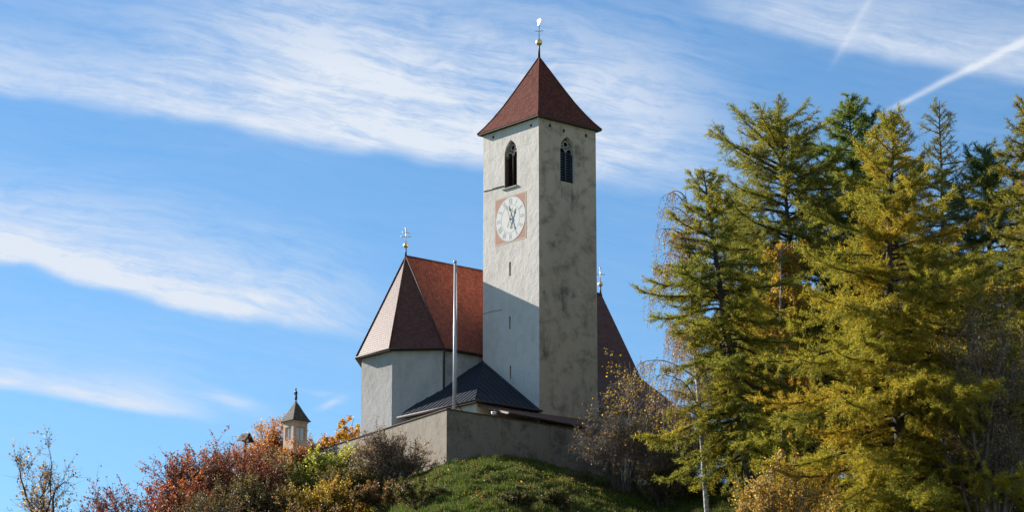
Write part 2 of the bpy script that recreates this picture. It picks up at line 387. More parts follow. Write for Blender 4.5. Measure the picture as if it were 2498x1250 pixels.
g1 = noise(co, 0.6, 5.0, 0.65); g2 = noise(co, 4.0, 4.0, 0.7)
c = mixcol(step(g1, 0.38, 0.62), (0.040, 0.060, 0.016), (0.075, 0.085, 0.024)); c = mixcol(step(g2, 0.5, 0.75) * 0.7, c, (0.055, 0.042, 0.022))
sepg = n.nodes.new('ShaderNodeSeparateXYZ'); n.links.new(co, sepg.inputs[0])
patch = noise(mapping(co, (0.012, 0.012, 0.012)), 1.0, 2.0)
c = mixcol(step(X(sepg.outputs[1]), 135.0, 90.0), c, mixcol(step(patch, 0.42, 0.58), (0.13, 0.14, 0.05), (0.26, 0.22, 0.12)))      # unseen autumn valley fields, lightened to bounce warm light onto the north walls
n.links.new(c, b.inputs['Base Color']); b.inputs['Roughness'].default_value = 0.95; b.inputs['Specular IOR Level'].default_value = 0.0; bump(g2, 1.0, 0.15, b)
tag(link('ground', me, m), kind='structure')

# ------------------------------------------------------------------ church (local frame: x west along the nave, y south, z absolute - 30)
TH = 0.7042; ZB = 30.0
ORG = Vector((2.083, 200.0, ZB))
church = empty('church', ORG, TH)
tag(church, 'pale plastered hilltop church with tall square clock tower and steep red tiled roofs', 'church')
def L(z): return z - ZB
TA, TB = 5.99, 6.75                                # tower plan
ZW = 60.55
def arch_cutter(plane, c, w, z0, zs, zt, depth, n=7):
    """pointed-arch prism; plane 'E' cuts the x=0 face, 'N' the y=0 face"""
    hw = w / 2; pts = [(-hw, z0), (hw, z0)]
    h = zt - zs; r = (hw * hw + h * h) / (2 * hw)      # radius of each arc
    a1 = math.asin(min(1, h / r))
    for k in range(n + 1):
        a = a1 * k / n; pts.append((hw - r + r * math.cos(a), zs + r * math.sin(a)))
    for k in range(n - 1, -1, -1):
        a = a1 * k / n; pts.append((-(hw - r + r * math.cos(a)), zs + r * math.sin(a)))
    mb = MB(); f = -0.4
    def P(s, z, d): return (d, c + s, L(z)) if plane == 'E' else (c + s, d, L(z))
    A = [P(s, z, f) for s, z in pts]; B = [P(s, z, depth) for s, z in pts]; k = len(pts)
    mb.v = A + B; mb.f = [list(range(k)), list(range(k, 2 * k))[::-1]] + [[i, k + i, k + (i + 1) % k, (i + 1) % k] for i in range(k)]
    if plane == 'E': pass
    else: mb.f = [q[::-1] for q in mb.f]
    mb.sm = [False] * len(mb.f); return mb, pts
def fix_normals(o):
    bm = bmesh.new(); bm.from_mesh(o.data); bmesh.ops.recalc_face_normals(bm, faces=bm.faces); bm.to_mesh(o.data); bm.free()
mb = MB(); mb.prism([(0, 0), (TA, 0), (TA, TB), (0, TB)], L(26.0), L(ZW))
tower = mb.build('tower_wall', M['tower'], church)
bpy.context.view_layer.update()
EC, NC = 3.37, 3.0
cE, pE = arch_cutter('E', EC, 1.50, 55.40, 58.05, 59.25, 0.62)
cN, pN = arch_cutter('N', NC, 1.54, 55.58, 58.15, 59.32, 0.60)
cuts = [cE, cN]
for v, z0, z1, ww in ((3.46, 48.2, 49.32, 0.22), (3.48, 43.95, 44.97, 0.17), (3.4, 40.0, 41.05, 0.17)):
    q = MB(); q.box((-0.3, v - ww/2, L(z0)), (0.5, v + ww/2, L(z1))); cuts.append(q)
for v, z in ((5.53, 59.95), (0.94, 59.88)):
    q = MB(); q.box((-0.3, v - 0.13, L(z) - 0.11), (0.35, v + 0.13, L(z) + 0.11)); cuts.append(q)
for u, z in ((1.18, 59.88), (2.64, 59.74), (4.98, 59.78)):
    q = MB(); q.box((u - 0.14, -0.3, L(z) - 0.14), (u + 0.14, 0.4, L(z) + 0.13)); cuts.append(q)
for q in cuts:
    # recalc so the cutters are closed and outward
    bm = bmesh.new(); vs = [bm.verts.new(p) for p in q.v]
    for f in q.f: bm.faces.new([vs[i] for i in f])
    bmesh.ops.recalc_face_normals(bm, faces=bm.faces); bm.verts.index_update()
    q.f = [[v.index for v in f.verts] for f in bm.faces]; q.sm = [False] * len(q.f); bm.free()
cut(tower, cuts)
# belfry windows
def belfry(plane, c, pts, w, z0, zs, zt, depth, wood):
    P = (lambda s, z, d: (d, c + s, L(z))) if plane == 'E' else (lambda s, z, d: (c + s, d, L(z)))
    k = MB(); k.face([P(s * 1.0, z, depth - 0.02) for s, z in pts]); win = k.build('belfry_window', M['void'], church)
    def bar(mb, s0, zz0, s1, zz1, d, r): mb.tube([P(s0, zz0, d), P(s1, zz1, d)], r, 6)
    t = MB(); d = 0.28 if plane == 'N' else 0.26; hw = w / 2
    # traceried head: a pierced ring over two small arches
    def arc(cx, cz, r, a0, a1, rad=0.055, n=12): t.tube([P(cx + r*math.cos(a0 + (a1-a0)*i/n), cz + r*math.sin(a0 + (a1-a0)*i/n), d) for i in range(n + 1)], rad, 6)
    arc(0, zs + 0.58, 0.26, 0, 2 * math.pi, 0.075)
    for sgn in (-1, 1): arc(sgn * hw * 0.5, zs - 0.08, hw * 0.45, 0.0, math.pi, 0.075)
    for sgn in (-1, 1):
        bar(t, sgn * hw * 0.92, zs - 0.25, sgn * hw * 0.80, zs + 0.55, d, 0.08); bar(t, sgn * hw * 0.80, zs + 0.55, sgn * 0.20, zt - 0.10, d, 0.08)
        bar(t, sgn * 0.62, zs + 0.30, sgn * 0.24, zs + 0.62, d, 0.07)
    t.build('tracery', M['stone'], win)
    q = MB(); bar(q, 0, z0, 0, zs + 0.3, d, 0.055); q.build('mullion', M['louvre'] if plane == 'N' else M['jamb_wood'], win)
    f = MB()
    for sgn in (-1, 1): bar(f, sgn * (hw - 0.07), z0, sgn * (hw - 0.07), zs, d + 0.05, 0.075)
    f.build('frame', wood, win)
    s = MB(); zz = z0 + 0.08
    while zz < zs - 0.10:
        for sgn in (-1, 1):
            a = sgn * 0.06; b_ = sgn * (hw - 0.13); lo, hi = min(a, b_), max(a, b_)
            s.face([P(lo, zz, d + 0.02), P(hi, zz, d + 0.02), P(hi, zz + 0.13, d + 0.19), P(lo, zz + 0.13, d + 0.19)])
        zz += 0.21
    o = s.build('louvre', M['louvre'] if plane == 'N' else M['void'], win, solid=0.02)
    return win
belfry('E', EC, pE, 1.50, 55.40, 58.05, 59.25, 0.62, M['jamb_wood'])
belfry('N', NC, pN, 1.54, 55.58, 58.15, 59.32, 0.60, M['iron'])
# window sill shelf on the east face, thin metal strip and cable
mb = MB(); mb.box((-0.10, EC - 0.78, L(55.27)), (0.36, EC + 0.95, L(55.40))); mb.build('window_sill', M['stone'], church)
mb = MB(); mb.tube([(-0.035, TB - 0.02, L(55.72)), (-0.035, EC + 0.8, L(55.63))], 0.035, 6); mb.build('cable', M['iron'], church)
mb = MB(); mb.tube([(-0.02, TB - 0.05, L(45.71)), (-0.02, 5.4, L(45.70)), (-0.02, 4.4, L(45.66))], 0.014, 6); mb.build('cable', M['iron'], church)
for v, z_ in ((5.53, 59.95), (0.94, 59.88)):
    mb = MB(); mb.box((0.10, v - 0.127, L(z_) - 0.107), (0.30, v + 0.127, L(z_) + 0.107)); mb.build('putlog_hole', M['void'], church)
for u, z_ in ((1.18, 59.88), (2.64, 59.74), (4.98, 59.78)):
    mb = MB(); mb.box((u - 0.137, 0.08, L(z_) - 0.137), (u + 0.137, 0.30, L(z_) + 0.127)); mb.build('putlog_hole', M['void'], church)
# lining boards of the east belfry opening
mb = MB(); mb.box((0.06, EC + 0.64, L(55.42)), (0.56, EC + 0.745, L(58.0))); mb.box((0.20, EC - 0.745, L(55.42)), (0.56, EC - 0.64, L(58.0))); mb.build('shutter_board', M['jamb_wood'], church)
# slit windows backs
for v, z0, z1, ww in ((3.46, 48.2, 49.32, 0.22), (3.48, 43.95, 44.97, 0.17), (3.4, 40.0, 41.05, 0.17)):
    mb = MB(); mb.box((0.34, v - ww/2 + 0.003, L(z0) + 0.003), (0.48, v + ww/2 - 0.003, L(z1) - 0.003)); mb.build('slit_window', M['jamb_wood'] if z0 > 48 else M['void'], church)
# clock painted on the east face
CV, CZ = 3.385, 52.79; HS = 1.90
def PE(s, z, d): return (d, CV - s, L(CZ + z))      # s to the right as seen from outside
clk = MB(); clk.face([PE(-HS, -HS, -0.006), PE(HS, -HS, -0.006), PE(HS, HS, -0.006), PE(-HS, HS, -0.006)])
clock = clk.build('clock', M['fresco'], church)
mb = MB()
for (a, b_, c_, d_) in ((-HS, -HS, HS, -HS + .11), (-HS, HS - .11, HS, HS), (-HS, -HS + .11, -HS + .11, HS - .11), (HS - .11, -HS + .11, HS, HS - .11)):
    mb.face([PE(a, b_, -0.010), PE(c_, b_, -0.010), PE(c_, d_, -0.010), PE(a, d_, -0.010)])
mb.build('fresco_border', M['fresco_edge'], clock)
RD = 1.80
mb = MB(); mb.face([PE(RD * math.sin(t), RD * math.cos(t), -0.013) for t in np.linspace(0, -2 * math.pi, 65)[:-1]][::-1]); mb.build('dial', M['dial'], clock)
mb = MB()
def ring(r0, r1, d):
    N = 64
    for k in range(N):
        a, b_ = 2*math.pi*k/N, 2*math.pi*(k+1)/N
        mb.face([PE(r0*math.sin(a), r0*math.cos(a), d), PE(r1*math.sin(a), r1*math.cos(a), d), PE(r1*math.sin(b_), r1*math.cos(b_), d), PE(r0*math.sin(b_), r0*math.cos(b_), d)])
ring(RD - 0.03, RD + 0.03, -0.016); ring(1.10, 1.14, -0.016)
# roman numerals as radial strokes
def stroke(a, off0, r0, off1, r1, wd=0.05):
    er = Vector((math.sin(a), math.cos(a))); et = Vector((er.y, -er.x))
    p0 = er * r0 + et * off0; p1 = er * r1 + et * off1; n_ = (p1 - p0).normalized(); n_ = Vector((n_.y, -n_.x)) * wd / 2
    mb.face([PE(*(p0 + n_), -0.016), PE(*(p1 + n_), -0.016), PE(*(p1 - n_), -0.016), PE(*(p0 - n_), -0.016)])
ROM = ['XII', 'I', 'II', 'III', 'IV', 'V', 'VI', 'VII', 'VIII', 'IX', 'X', 'XI']
for h, rom in enumerate(ROM):
    a = 2 * math.pi * h / 12; wds = {'I': 0.10, 'V': 0.20, 'X': 0.21}; tot = sum(wds[k] for k in rom); o_ = -tot / 2
    r0, r1 = 1.20, 1.66
    for ch in rom:
        cw = wds[ch]; m_ = o_ + cw / 2
        if ch == 'I': stroke(a, m_, r0, m_, r1, 0.055)
        if ch == 'V': stroke(a, m_ - 0.08, r1, m_, r0, 0.06); stroke(a, m_ + 0.08, r1, m_, r0, 0.04)
        if ch == 'X': stroke(a, m_ - 0.09, r1, m_ + 0.09, r0, 0.06); stroke(a, m_ + 0.09, r1, m_ - 0.09, r0, 0.04)
        o_ += cw
mb.build('numerals', M['numeral'], clock)
def hand(name, ang, ln, tail, tip):
    h = MB(); er = Vector((math.sin(ang), math.cos(ang))); et = Vector((er.y, -er.x)); d0, d1 = -0.10, -0.07
    def slab(pts):
        A = [PE(*p, d0) for p in pts]; B = [PE(*p, d1) for p in pts]; k = len(pts); i = len(h.v); h.v += A + B
        h.f += [[i + j for j in range(k)], [i + k + j for j in range(k)][::-1]] + [[i + j, i + k + j, i + k + (j+1) % k, i + (j+1) % k] for j in range(k)]; h.sm += [False] * (k + 2)
    slab([er * -tail + et * 0.014, er * ln + et * 0.014, er * ln - et * 0.014, er * -tail - et * 0.014])
    slab([er * (ln - 0.05) + et * tip, er * (ln + 0.15), er * (ln + 0.32), er * (ln - 0.05) - et * tip])       # spade tip
    slab([er * -(tail) + et * tip * 0.55, er * -(tail + 0.22), er * -(tail) - et * tip * 0.55])
    h.build(name, M['hand'], clock)
hand('clock_hand', R(-20), 0.95, 0.70, 0.12)
hand('clock_hand', R(23), 0.60, 0.50, 0.115)
mb = MB(); mb.tube([PE(0, 0, -0.013), PE(0, 0, -0.12)], 0.06, 10); mb.build('hub', M['hand'], clock)

# tower roof: bell-cast pyramid
OV = 0.36; ZE = 60.46; ZA = 66.75
prof = [(0.0, 0.0), (0.012, 0.010), (0.20, 0.222), (0.405, 0.455), (0.58, 0.645), (0.76, 0.815), (0.88, 0.914), (1.0, 1.0)]
hx, hy = TA / 2 + OV, TB / 2 + OV; cx_, cy_ = TA / 2, TB / 2
roof = MB(); rings = []
for r, d in prof:
    z = L(ZA - (ZA - ZE) * d); rr = max(r, 0.012)
    rings.append([(cx_ - hx*rr, cy_ - hy*rr, z), (cx_ + hx*rr, cy_ - hy*rr, z), (cx_ + hx*rr, cy_ + hy*rr, z), (cx_ - hx*rr, cy_ + hy*rr, z)])
for a, b_ in zip(rings[1:], rings[2:]):
    for k in range(4): roof.face([b_[k], b_[(k+1) % 4], a[(k+1) % 4], a[k]])
roof.face(rings[1])
tr = roof.build('tower_roof', M['tower_tile'], church)
mb = MB()
for k in range(4): mb.tube([Vector(r_[k]) for r_ in rings[1:]], 0.055, 6)
mb.build('hip_cap', M['tower_tile'], tr)
mb = MB(); e = rings[-1]; dz = 0.13
mb.box((e[0][0] + 0.02, e[0][1] + 0.02, e[0][2] - dz), (e[2][0] - 0.02, e[2][1] - 0.02, e[0][2] - 0.004)); mb.build('eave_board', M['dark_wood'], tr)
# tower finial
fin = MB(); c0 = (cx_, cy_); fin.tube([(cx_, cy_, L(66.55)), (cx_, cy_, L(68.3))], [0.10, 0.055], 8); fin.tube([(cx_, cy_, L(68.2)), (cx_, cy_, L(69.5))], 0.03, 6)
fino = fin.build('tower_finial', M['iron'], church)
mb = MB(); mb.ball((cx_, cy_, L(67.98)), 0.27, 20, 14); mb.build('gilded_ball', M['gold'], fino)
mb = MB(); mb.tube([(cx_ - 0.22, cy_ + 0.26, L(68.95)), (cx_ + 0.22, cy_ - 0.26, L(68.95))], 0.022, 6); mb.build('cross_arm', M['iron'], fino)
mb = MB()                                             # weathercock, a gilded bird with round breast and raised tail

wn_ = Matrix.Rotation(-TH, 3, 'Z') @ Vector((-0.82, -0.53, 0.20)).normalized(); wt = wn_.cross(Vector((0, 0, 1))).normalized(); wu = wt.cross(wn_)
if wu.z < 0: wu = -wu
cock = [(-0.05, -0.30), (0.05, -0.30), (0.06, -0.16), (0.20, -0.06), (0.24, 0.08), (0.36, 0.22), (0.30, 0.34), (0.16, 0.30), (0.10, 0.12), (-0.06, 0.10), (-0.12, 0.24), (-0.20, 0.30), (-0.24, 0.20), (-0.33, 0.16), (-0.24, 0.10), (-0.22, -0.04), (-0.08, -0.16)]
cock = [(a * 0.72, b_ * 0.95) for a, b_ in cock]
for sg in (-1, 1):
    q = [Vector((cx_, cy_, L(69.68))) + wt * a + wu * b_ + wn_ * 0.03 * sg for a, b_ in cock]; mb.face(q if sg > 0 else q[::-1])
for (a, b_), (c1, d1) in zip(cock, cock[1:] + cock[:1]):
    o_ = Vector((cx_, cy_, L(69.68))); mb.face([o_ + wt*a + wu*b_ - wn_*0.03, o_ + wt*c1 + wu*d1 - wn_*0.03, o_ + wt*c1 + wu*d1 + wn_*0.03, o_ + wt*a + wu*b_ + wn_*0.03])
mb.build('weathercock', M['gold'], fino)

# choir
VN = 7.06; W = 10.33; U1 = -3.64; s8 = W / (1 + math.sqrt(2)); k8 = s8 / math.sqrt(2); ZC = 42.56; ZR = 50.88; VR = VN + W / 2; UR = -3.47
def octo(off):
    """apse outline moved in by off: N corner, NE, ES, S"""
    w_ = W - 2 * off; s = w_ / (1 + math.sqrt(2)); k = s / math.sqrt(2); v0 = VN + off; u1 = U1 + off * 0.414
    return [(u1, v0), (u1 - k, v0 + k), (u1 - k, v0 + k + s), (u1, v0 + w_)]
IN = 0.42
wl = octo(IN); mb = MB()
poly = [(6.6, VN + IN), (6.6, VN + W - IN), wl[3], wl[2], wl[1], wl[0]]
mb.prism(poly[::1], L(26.0), L(ZC + 0.35)); chw = mb.build('choir_wall', M['church'], church); fix_normals(chw)
ev = octo(0.0); z = L(ZC); ap = (UR, VR, L(ZR)); rw = (7.6, VR, L(ZR))
mb = MB()
mb.face([(*ev[1], z), (*ev[0], z), ap]); mb.face([(*ev[2], z), (*ev[1], z), ap]); mb.face([(*ev[3], z), (*ev[2], z), ap])
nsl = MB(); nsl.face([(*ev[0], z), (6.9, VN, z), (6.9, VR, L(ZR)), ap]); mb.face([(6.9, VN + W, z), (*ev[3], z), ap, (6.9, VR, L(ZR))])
chr_ = mb.build('choir_roof', M['choir_tile'], church)
for p in chr_.data.polygons:
    if p.normal.z < 0: p.flip()
nsl.build('north_slope', M['bounce_slope_tile'], chr_)
mb = MB()
for q in ev: mb.tube([(*q, z + 0.02), ap], 0.07, 6)
mb.tube([ap, (6.9, VR, L(ZR) + 0.02)], 0.09, 6); mb.build('ridge_cap', M['nave_tile'], chr_)
mb = MB(); ei = octo(0.05)
poly = [(6.8, VN + 0.05), (6.8, VN + W - 0.05), ei[3], ei[2], ei[1], ei[0]]
mb.prism(poly, z - 0.14, z - 0.005); o = mb.build('eave_board', M['dark_wood'], chr_); fix_normals(o)
mb = MB(); go = octo(-0.06); mb.tube([(-0.45, VN - 0.06, z - 0.06)] + [(*q, z - 0.06) for q in go], 0.075, 8); mb.build('gutter', M['gutter'], chr_)
mb = MB(); gx0, gy0 = go[0]; mb.tube([(gx0 + 0.05, gy0, z - 0.1), (gx0 + 0.05, gy0 + 0.05, z - 0.35), (wl[0][0] + 0.1, wl[0][1] - 0.08, z - 0.8), (wl[0][0] + 0.1, wl[0][1] - 0.08, z - 6)], 0.065, 8); mb.build('drainpipe', M['gutter'], church)
def roof_cross(u, v, zr, arms):
    f = MB(); f.tube([(u, v, zr - 0.1), (u, v, zr + 0.78)], [0.09, 0.05], 8); fo = f.build('roof_finial', M['iron'], church)
    q = MB(); q.ball((u, v, zr + 0.88), 0.215, 18, 12); q.build('gilded_ball', M['gold'], fo)
    q = MB(); q.tube([(u, v, zr + 1.0), (u, v, zr + 2.25)], 0.042, 8)
    d = Vector((0.62, -0.78)) ; d = Vector((math.cos(-TH), math.sin(-TH)))
    for zz, ln in arms:
        a = Vector((u - d.x * ln, v - d.y * ln, zr + zz)); b_ = Vector((u + d.x * ln, v + d.y * ln, zr + zz)); q.tube([a, b_], 0.042, 8)
        for e_ in (a, b_): q.ball(e_, 0.075, 8, 6)
    q.ball((u, v, zr + 2.28), 0.08, 8, 6); q.build('cross', M['pale_metal'], fo)
roof_cross(UR, VR, L(ZR), ((1.62, 0.34), (1.95, 0.22)))
roof_cross(17.5, VR, L(ZR), ((1.75, 0.30),))

# nave: gabled, with the lower pitch of the aisle on the north side
NB, NE_ = 7.40, 0.45; ZNB, ZNE = 42.85, 38.15; UE, UWG = 6.3, 17.6
mb = MB()
sec = [(NE_ + 0.5, L(26)), (NE_ + 0.5, L(ZNE + 0.2)), (NB, L(ZNB - 0.2)), (VR, L(ZR - 0.4)), (2*VR - NB, L(ZNB - 0.2)), (2*VR - NE_ - 0.5, L(ZNE + 0.2)), (2*VR - NE_ - 0.5, L(26))]
a = [(UE + 0.4, y, z_) for y, z_ in sec]; b_ = [(UWG - 0.35, y, z_) for y, z_ in sec]; k = len(sec)
mb.v = a + b_; mb.f = [list(range(k)), list(range(k, 2*k))[::-1]] + [[i, k + i, k + (i+1) % k, (i+1) % k] for i in range(k)]; mb.sm = [False] * len(mb.f)
nw = mb.build('nave_wall', M['church'], church); fix_normals(nw)
mb = MB(); prev = None
for sgn in (1, -1):
    pts = [(VR, ZR), (NB, ZNB), (NE_, ZNE)] if sgn == 1 else [(VR, ZR), (2*VR - NB, ZNB), (2*VR - NE_, ZNE)]
    for (y0, z0), (y1, z1) in zip(pts, pts[1:]):
        q = [(UE, y1, L(z1)), (UWG, y1, L(z1)), (UWG, y0, L(z0)), (UE, y0, L(z0))]; mb.face(q if sgn == 1 else q[::-1])
nr = mb.build('nave_roof', M['nave_tile'], church, solid=0.16)
mb = MB(); mb.tube([(UE, VR, L(ZR) + 0.02), (UWG, VR, L(ZR) + 0.02)], 0.09, 6); mb.build('ridge_cap', M['nave_tile'], nr)
# little porch roof against the tower's west corner
mb = MB(); mb.face([(5.6, -0.9, L(37.0)), (7.2, -0.9, L(37.0)), (7.2, 0.75, L(38.1)), (5.99, 0.05, L(37.7))]); mb.build('porch_roof', M['sheet'], church, solid=0.1)

# sacristy in the angle of tower and choir
SU, SV, ZS, ZSA = -6.38, -0.09, 37.1, 41.95
mb = MB(); mb.prism([(SU + 0.42, SV + 0.42), (-0.003, SV + 0.42), (-0.003, VN + 1.2), (SU + 0.42, VN + 1.2)], L(26), L(ZS - 0.1)); mb.build('sacristy_wall', M['sacristy'], church)
mb = MB(); A_ = Vector((-0.02, 6.75, L(ZSA))); C_ = Vector((SU, SV, L(ZS))); E_ = Vector((0.0, SV, L(ZS))); Wn = Vector((SU, 9.6, L(ZS)))
slope = (A_.z - C_.z) / (A_.x - C_.x)
mb.face([Wn, C_, A_, Vector((A_.x, 9.6, A_.z))][:3] + [Vector((-4.0, 8.6, L(ZS) + slope * (-4.0 - SU)))]); mb.face([C_, E_, A_])
sr = mb.build('sacristy_roof', M['sheet'], church, solid=0.10)
mb = MB()
n1 = (E_ - C_).cross(A_ - C_).normalized(); n2 = (C_ - Wn).cross(A_ - Wn).normalized()
for k in range(1, 10):                               # standing seams
    x = C_.x + (E_.x - C_.x) * k / 10.0; t = (x - C_.x) / (A_.x - C_.x); top = C_ + (A_ - C_) * t
    bt = Vector((x, SV, L(ZS))); mb.obox((bt + top) / 2 + n1 * 0.02, (top - bt) / 2, (0.014, 0, 0), n1 * 0.022)
for k in range(1, 17):
    y = SV + (9.4 - SV) * k / 17.0; bt = Vector((SU, y, L(ZS)))
    if y < A_.y: t = (y - C_.y) / (A_.y - C_.y); top = C_ + (A_ - C_) * t
    else: t = (9.6 - y) / (9.6 - A_.y); top = Wn + (A_ - Wn) * t
    mb.obox((bt + top) / 2 + n2 * 0.02, (top - bt) / 2, (0, 0.014, 0), n2 * 0.022)
mb.build('standing_seam', M['sheet'], sr)
mb = MB(); mb.tube([C_, A_], 0.05, 6); mb.build('hip_cap', M['sheet'], sr)
mb = MB(); mb.tube([Wn + Vector((-0.06, -0.3, -0.10)), C_ + Vector((-0.06, -0.06, -0.10)), E_ + Vector((0.15, -0.06, -0.10))], 0.085, 8); mb.build('gutter', M['gutter'], sr)
mb = MB(); mb.box((SU + 0.06, SV + 0.06, L(ZS) - 0.2), (0.1, SV + 0.40, L(ZS) - 0.11)); mb.box((SU + 0.06, SV + 0.41, L(ZS) - 0.2), (SU + 0.40, 8.6, L(ZS) - 0.11)); mb.build('eave_board', M['dark_wood'], sr)

# lean-to along the tower foot
lean = empty('lean_to_shed', ORG, TH)
tag(lean, 'long low lean-to shed with dark red tiled roof at the foot of the tower', 'shed')
mb = MB()
P0, P1 = (-5.75, 36.62), (5.6, 36.42)
mb.face([(-6.0, -3.4, L(35.72)), (5.9, -3.4, L(35.45)), (5.9, -0.06, L(36.88)), (-5.85, 0.28, L(36.80))])
lr = mb.build('shed_roof', M['lean_tile'], lean, solid=0.14)
mb = MB(); mb.box((-5.5, -3.1, L(26)), (5.5, -0.25, L(35.2))); mb.build('shed_wall', M['garden'], lean)
mb = MB(); mb.tube([(-6.0, -3.45, L(35.68)), (5.9, -3.45, L(35.28))], 0.07, 8); mb.build('gutter', M['gutter'], lean)
# ------------------------------------------------------------------ retaining wall
CN = Vector((-4.66, 188.0)); dL = Vector((-0.513, 0.858)).normalized(); dR = Vector((0.753, 0.658)).normalized()
ZT = 34.90
rw_ = empty('retaining_wall', (CN.x, CN.y, 29.0)); tag(rw_, 'tall grey-brown rendered retaining wall with tile coping above the grass bank', 'wall')
def wl_pt(d, s, off):  # off positive: inside
    nrm = Vector((-d.y, d.x));
    if nrm.y < 0: nrm = -nrm
    return Vector((d.x * s, d.y * s)) + nrm * off
nl = Vector((dL.y, -dL.x)); nl = nl if nl.x > 0 else -nl      # inward of left face
nr_ = Vector((-dR.y, dR.x))                                     # inward of right face
LL, LR = 27.0, 16.5; T_ = 0.6
def isect(off):
    # corner of the two faces moved inward by off
    a = nl * off; b_ = nr_ * off; den = dL.x * -dR.y + dL.y * dR.x
    r = b_ - a; s = (r.x * -dR.y + r.y * dR.x) / den; return a + dL * s
ci = isect(T_)
mb = MB(); poly = [Vector((0, 0)), dR * LR, dR * LR + nr_ * T_, ci, dL * LL + nl * T_, dL * LL]
n1_ = 24
mb.prism([tuple(p) for p in poly], -3.0, ZT - 29.0); o = mb.build('wall_body', M['garden'], rw_); fix_normals(o)
mb = MB(); co_, cin = isect(-0.09), isect(T_ + 0.12)
o1, i1 = dR * (LR + .1) + nr_ * -0.09, dR * (LR + .1) + nr_ * (T_ + .12); o2, i2 = dL * LL + nl * -0.09, dL * LL + nl * (T_ + .12)
zt0, zt1 = ZT - 29.0 + 0.05, ZT - 29.0 + 0.17
mb.face([(*co_, zt0), (*o1, zt0), (*i1, zt1), (*cin, zt1)]); mb.face([(*o2, zt0), (*co_, zt0), (*cin, zt1), (*i2, zt1)])
cpo = mb.build('coping', M['coping'], rw_, solid=0.06)
for p in cpo.data.polygons:
    if p.normal.z < 0: p.flip()
# ------------------------------------------------------------------ flagpole and floodlight
fp = empty('flagpole', (-4.14, 188.75, ZT + 0.1)); tag(fp, 'tall bare pale grey flagpole rising from the corner of the retaining wall', 'flagpole')
mb = MB(); mb.tube([(0, 0, -0.4), (0, 0, 3.6), (0, 0, 10.85)], [0.118, 0.108, 0.078], 14); mb.build('pole', M['pole'], fp)
mb = MB(); mb.lathe([(0.03, 10.85), (0.13, 10.87), (0.13, 10.98), (0.09, 11.06), (0.02, 11.08)], (0, 0, 0), 12); mb.build('cap', M['pole'], fp)
mb = MB(); mb.tube([(0, 0, 0.75), (0.55, 0.45, 0.02)], 0.035, 6); mb.tube([(0, 0, 0.35), (-0.3, 0.55, 0.0)], 0.035, 6); mb.build('brace', M['iron'], fp)
mb = MB(); mb.tube([(0.17, -0.06, 0.9), (0.155, -0.055, 6.0), (0.12, -0.03, 10.8)], 0.012, 5); mb.tube([(0.10, -0.09, 0.95), (0.24, -0.12, 0.95)], 0.025, 6); mb.build('halyard', M['white'], fp)
fl = empty('floodlight', (-1.33, 191.25, 35.1)); tag(fl, 'small white floodlight on the wall top in front of the tiled lean-to roof', 'floodlight')
mb = MB(); mb.obox((0, 0, 0.14), (0.15, 0.08, 0.02), (-0.05, 0.09, 0.03), (-0.01, -0.03, 0.095)); mb.build('housing', M['white'], fl, bevel=0.03)
mb = MB(); mb.tube([(0, 0.0, -0.1), (0, 0, 0.06)], 0.03, 6); mb.build('bracket', M['iron'], fl)

# ------------------------------------------------------------------ lantern shrine with statue
sh = empty('shrine', (-16.56, 199.0, 32.0), TH); tag(sh, 'small square peach plastered shrine with shingled pyramid roof and glazed windows left of the church', 'shrine')
ZS0 = 32.0; w2 = 1.30; e0 = 1.74; of = (e0 - w2) / 2
mb = MB(); mb.prism([(of, of), (of + w2, of), (of + w2, of + w2), (of, of + w2)], -2.0, 36.0 - ZS0 + 0.05); sw = mb.build('shrine_wall', M['peach'], sh); bpy.context.view_layer.update()
cs = []
q = MB(); q.box((of - 0.3, of + 0.24, 34.66 - ZS0), (of + 0.14, of + w2 - 0.24, 35.72 - ZS0)); cs.append(q)
q = MB(); q.box((of + 0.22, of - 0.3, 34.66 - ZS0), (of + w2 - 0.22, of + 0.14, 35.72 - ZS0)); cs.append(q)
cut(sw, cs)
for side in (0, 1):
    a0 = of + 0.245; a1 = of + w2 - 0.245; zz0, zz1 = 34.665 - ZS0, 35.715 - ZS0
    fr = MB(); pn = MB()
    def bx(mb_, s0, s1, z0, z1, d0, d1):
        if side == 0: mb_.box((of + d0, s0, z0), (of + d1, s1, z1))
        else: mb_.box((s0, of + d0, z0), (s1, of + d1, z1))
    bx(pn, a0, a1, zz0, zz1, 0.10, 0.13)
    wf = None
    bx(fr, a0, a0 + 0.05, zz0, zz1, 0.05, 0.098); bx(fr, a1 - 0.05, a1, zz0, zz1, 0.05, 0.098); bx(fr, (a0 + a1)/2 - 0.025, (a0 + a1)/2 + 0.025, zz0 + .05, zz1 - .05, 0.05, 0.098)
    bx(fr, a0 + .05, a1 - .05, zz0, zz0 + 0.05, 0.05, 0.098); bx(fr, a0 + .05, a1 - .05, zz1 - 0.05, zz1, 0.05, 0.098)
    wf = fr.build('window_frame', M['peach'], sh); pn.build('pane', M['pane'], wf)
mb = MB(); mb.box((of - 0.06, of - 0.06, 36.05 - ZS0), (of + w2 + 0.06, of + w2 + 0.06, 36.20 - ZS0)); mb.build('cornice', M['peach'], sh)
mb = MB(); pr = [(1.0, 36.18), (0.86, 36.34), (0.50, 36.95), (0.22, 37.48), (0.06, 37.72)]; cc = e0 / 2; rg = []
for r, z in pr: rg.append([(cc - cc*r, cc - cc*r, z - ZS0), (cc + cc*r, cc - cc*r, z - ZS0), (cc + cc*r, cc + cc*r, z - ZS0), (cc - cc*r, cc + cc*r, z - ZS0)])
for a, b_ in zip(rg, rg[1:]):
    for k in range(4): mb.face([a[k], a[(k+1) % 4], b_[(k+1) % 4], b_[k]])
mb.face(rg[-1]); mb.face(rg[0][::-1]); mb.build('shrine_roof', M['shingle'], sh)
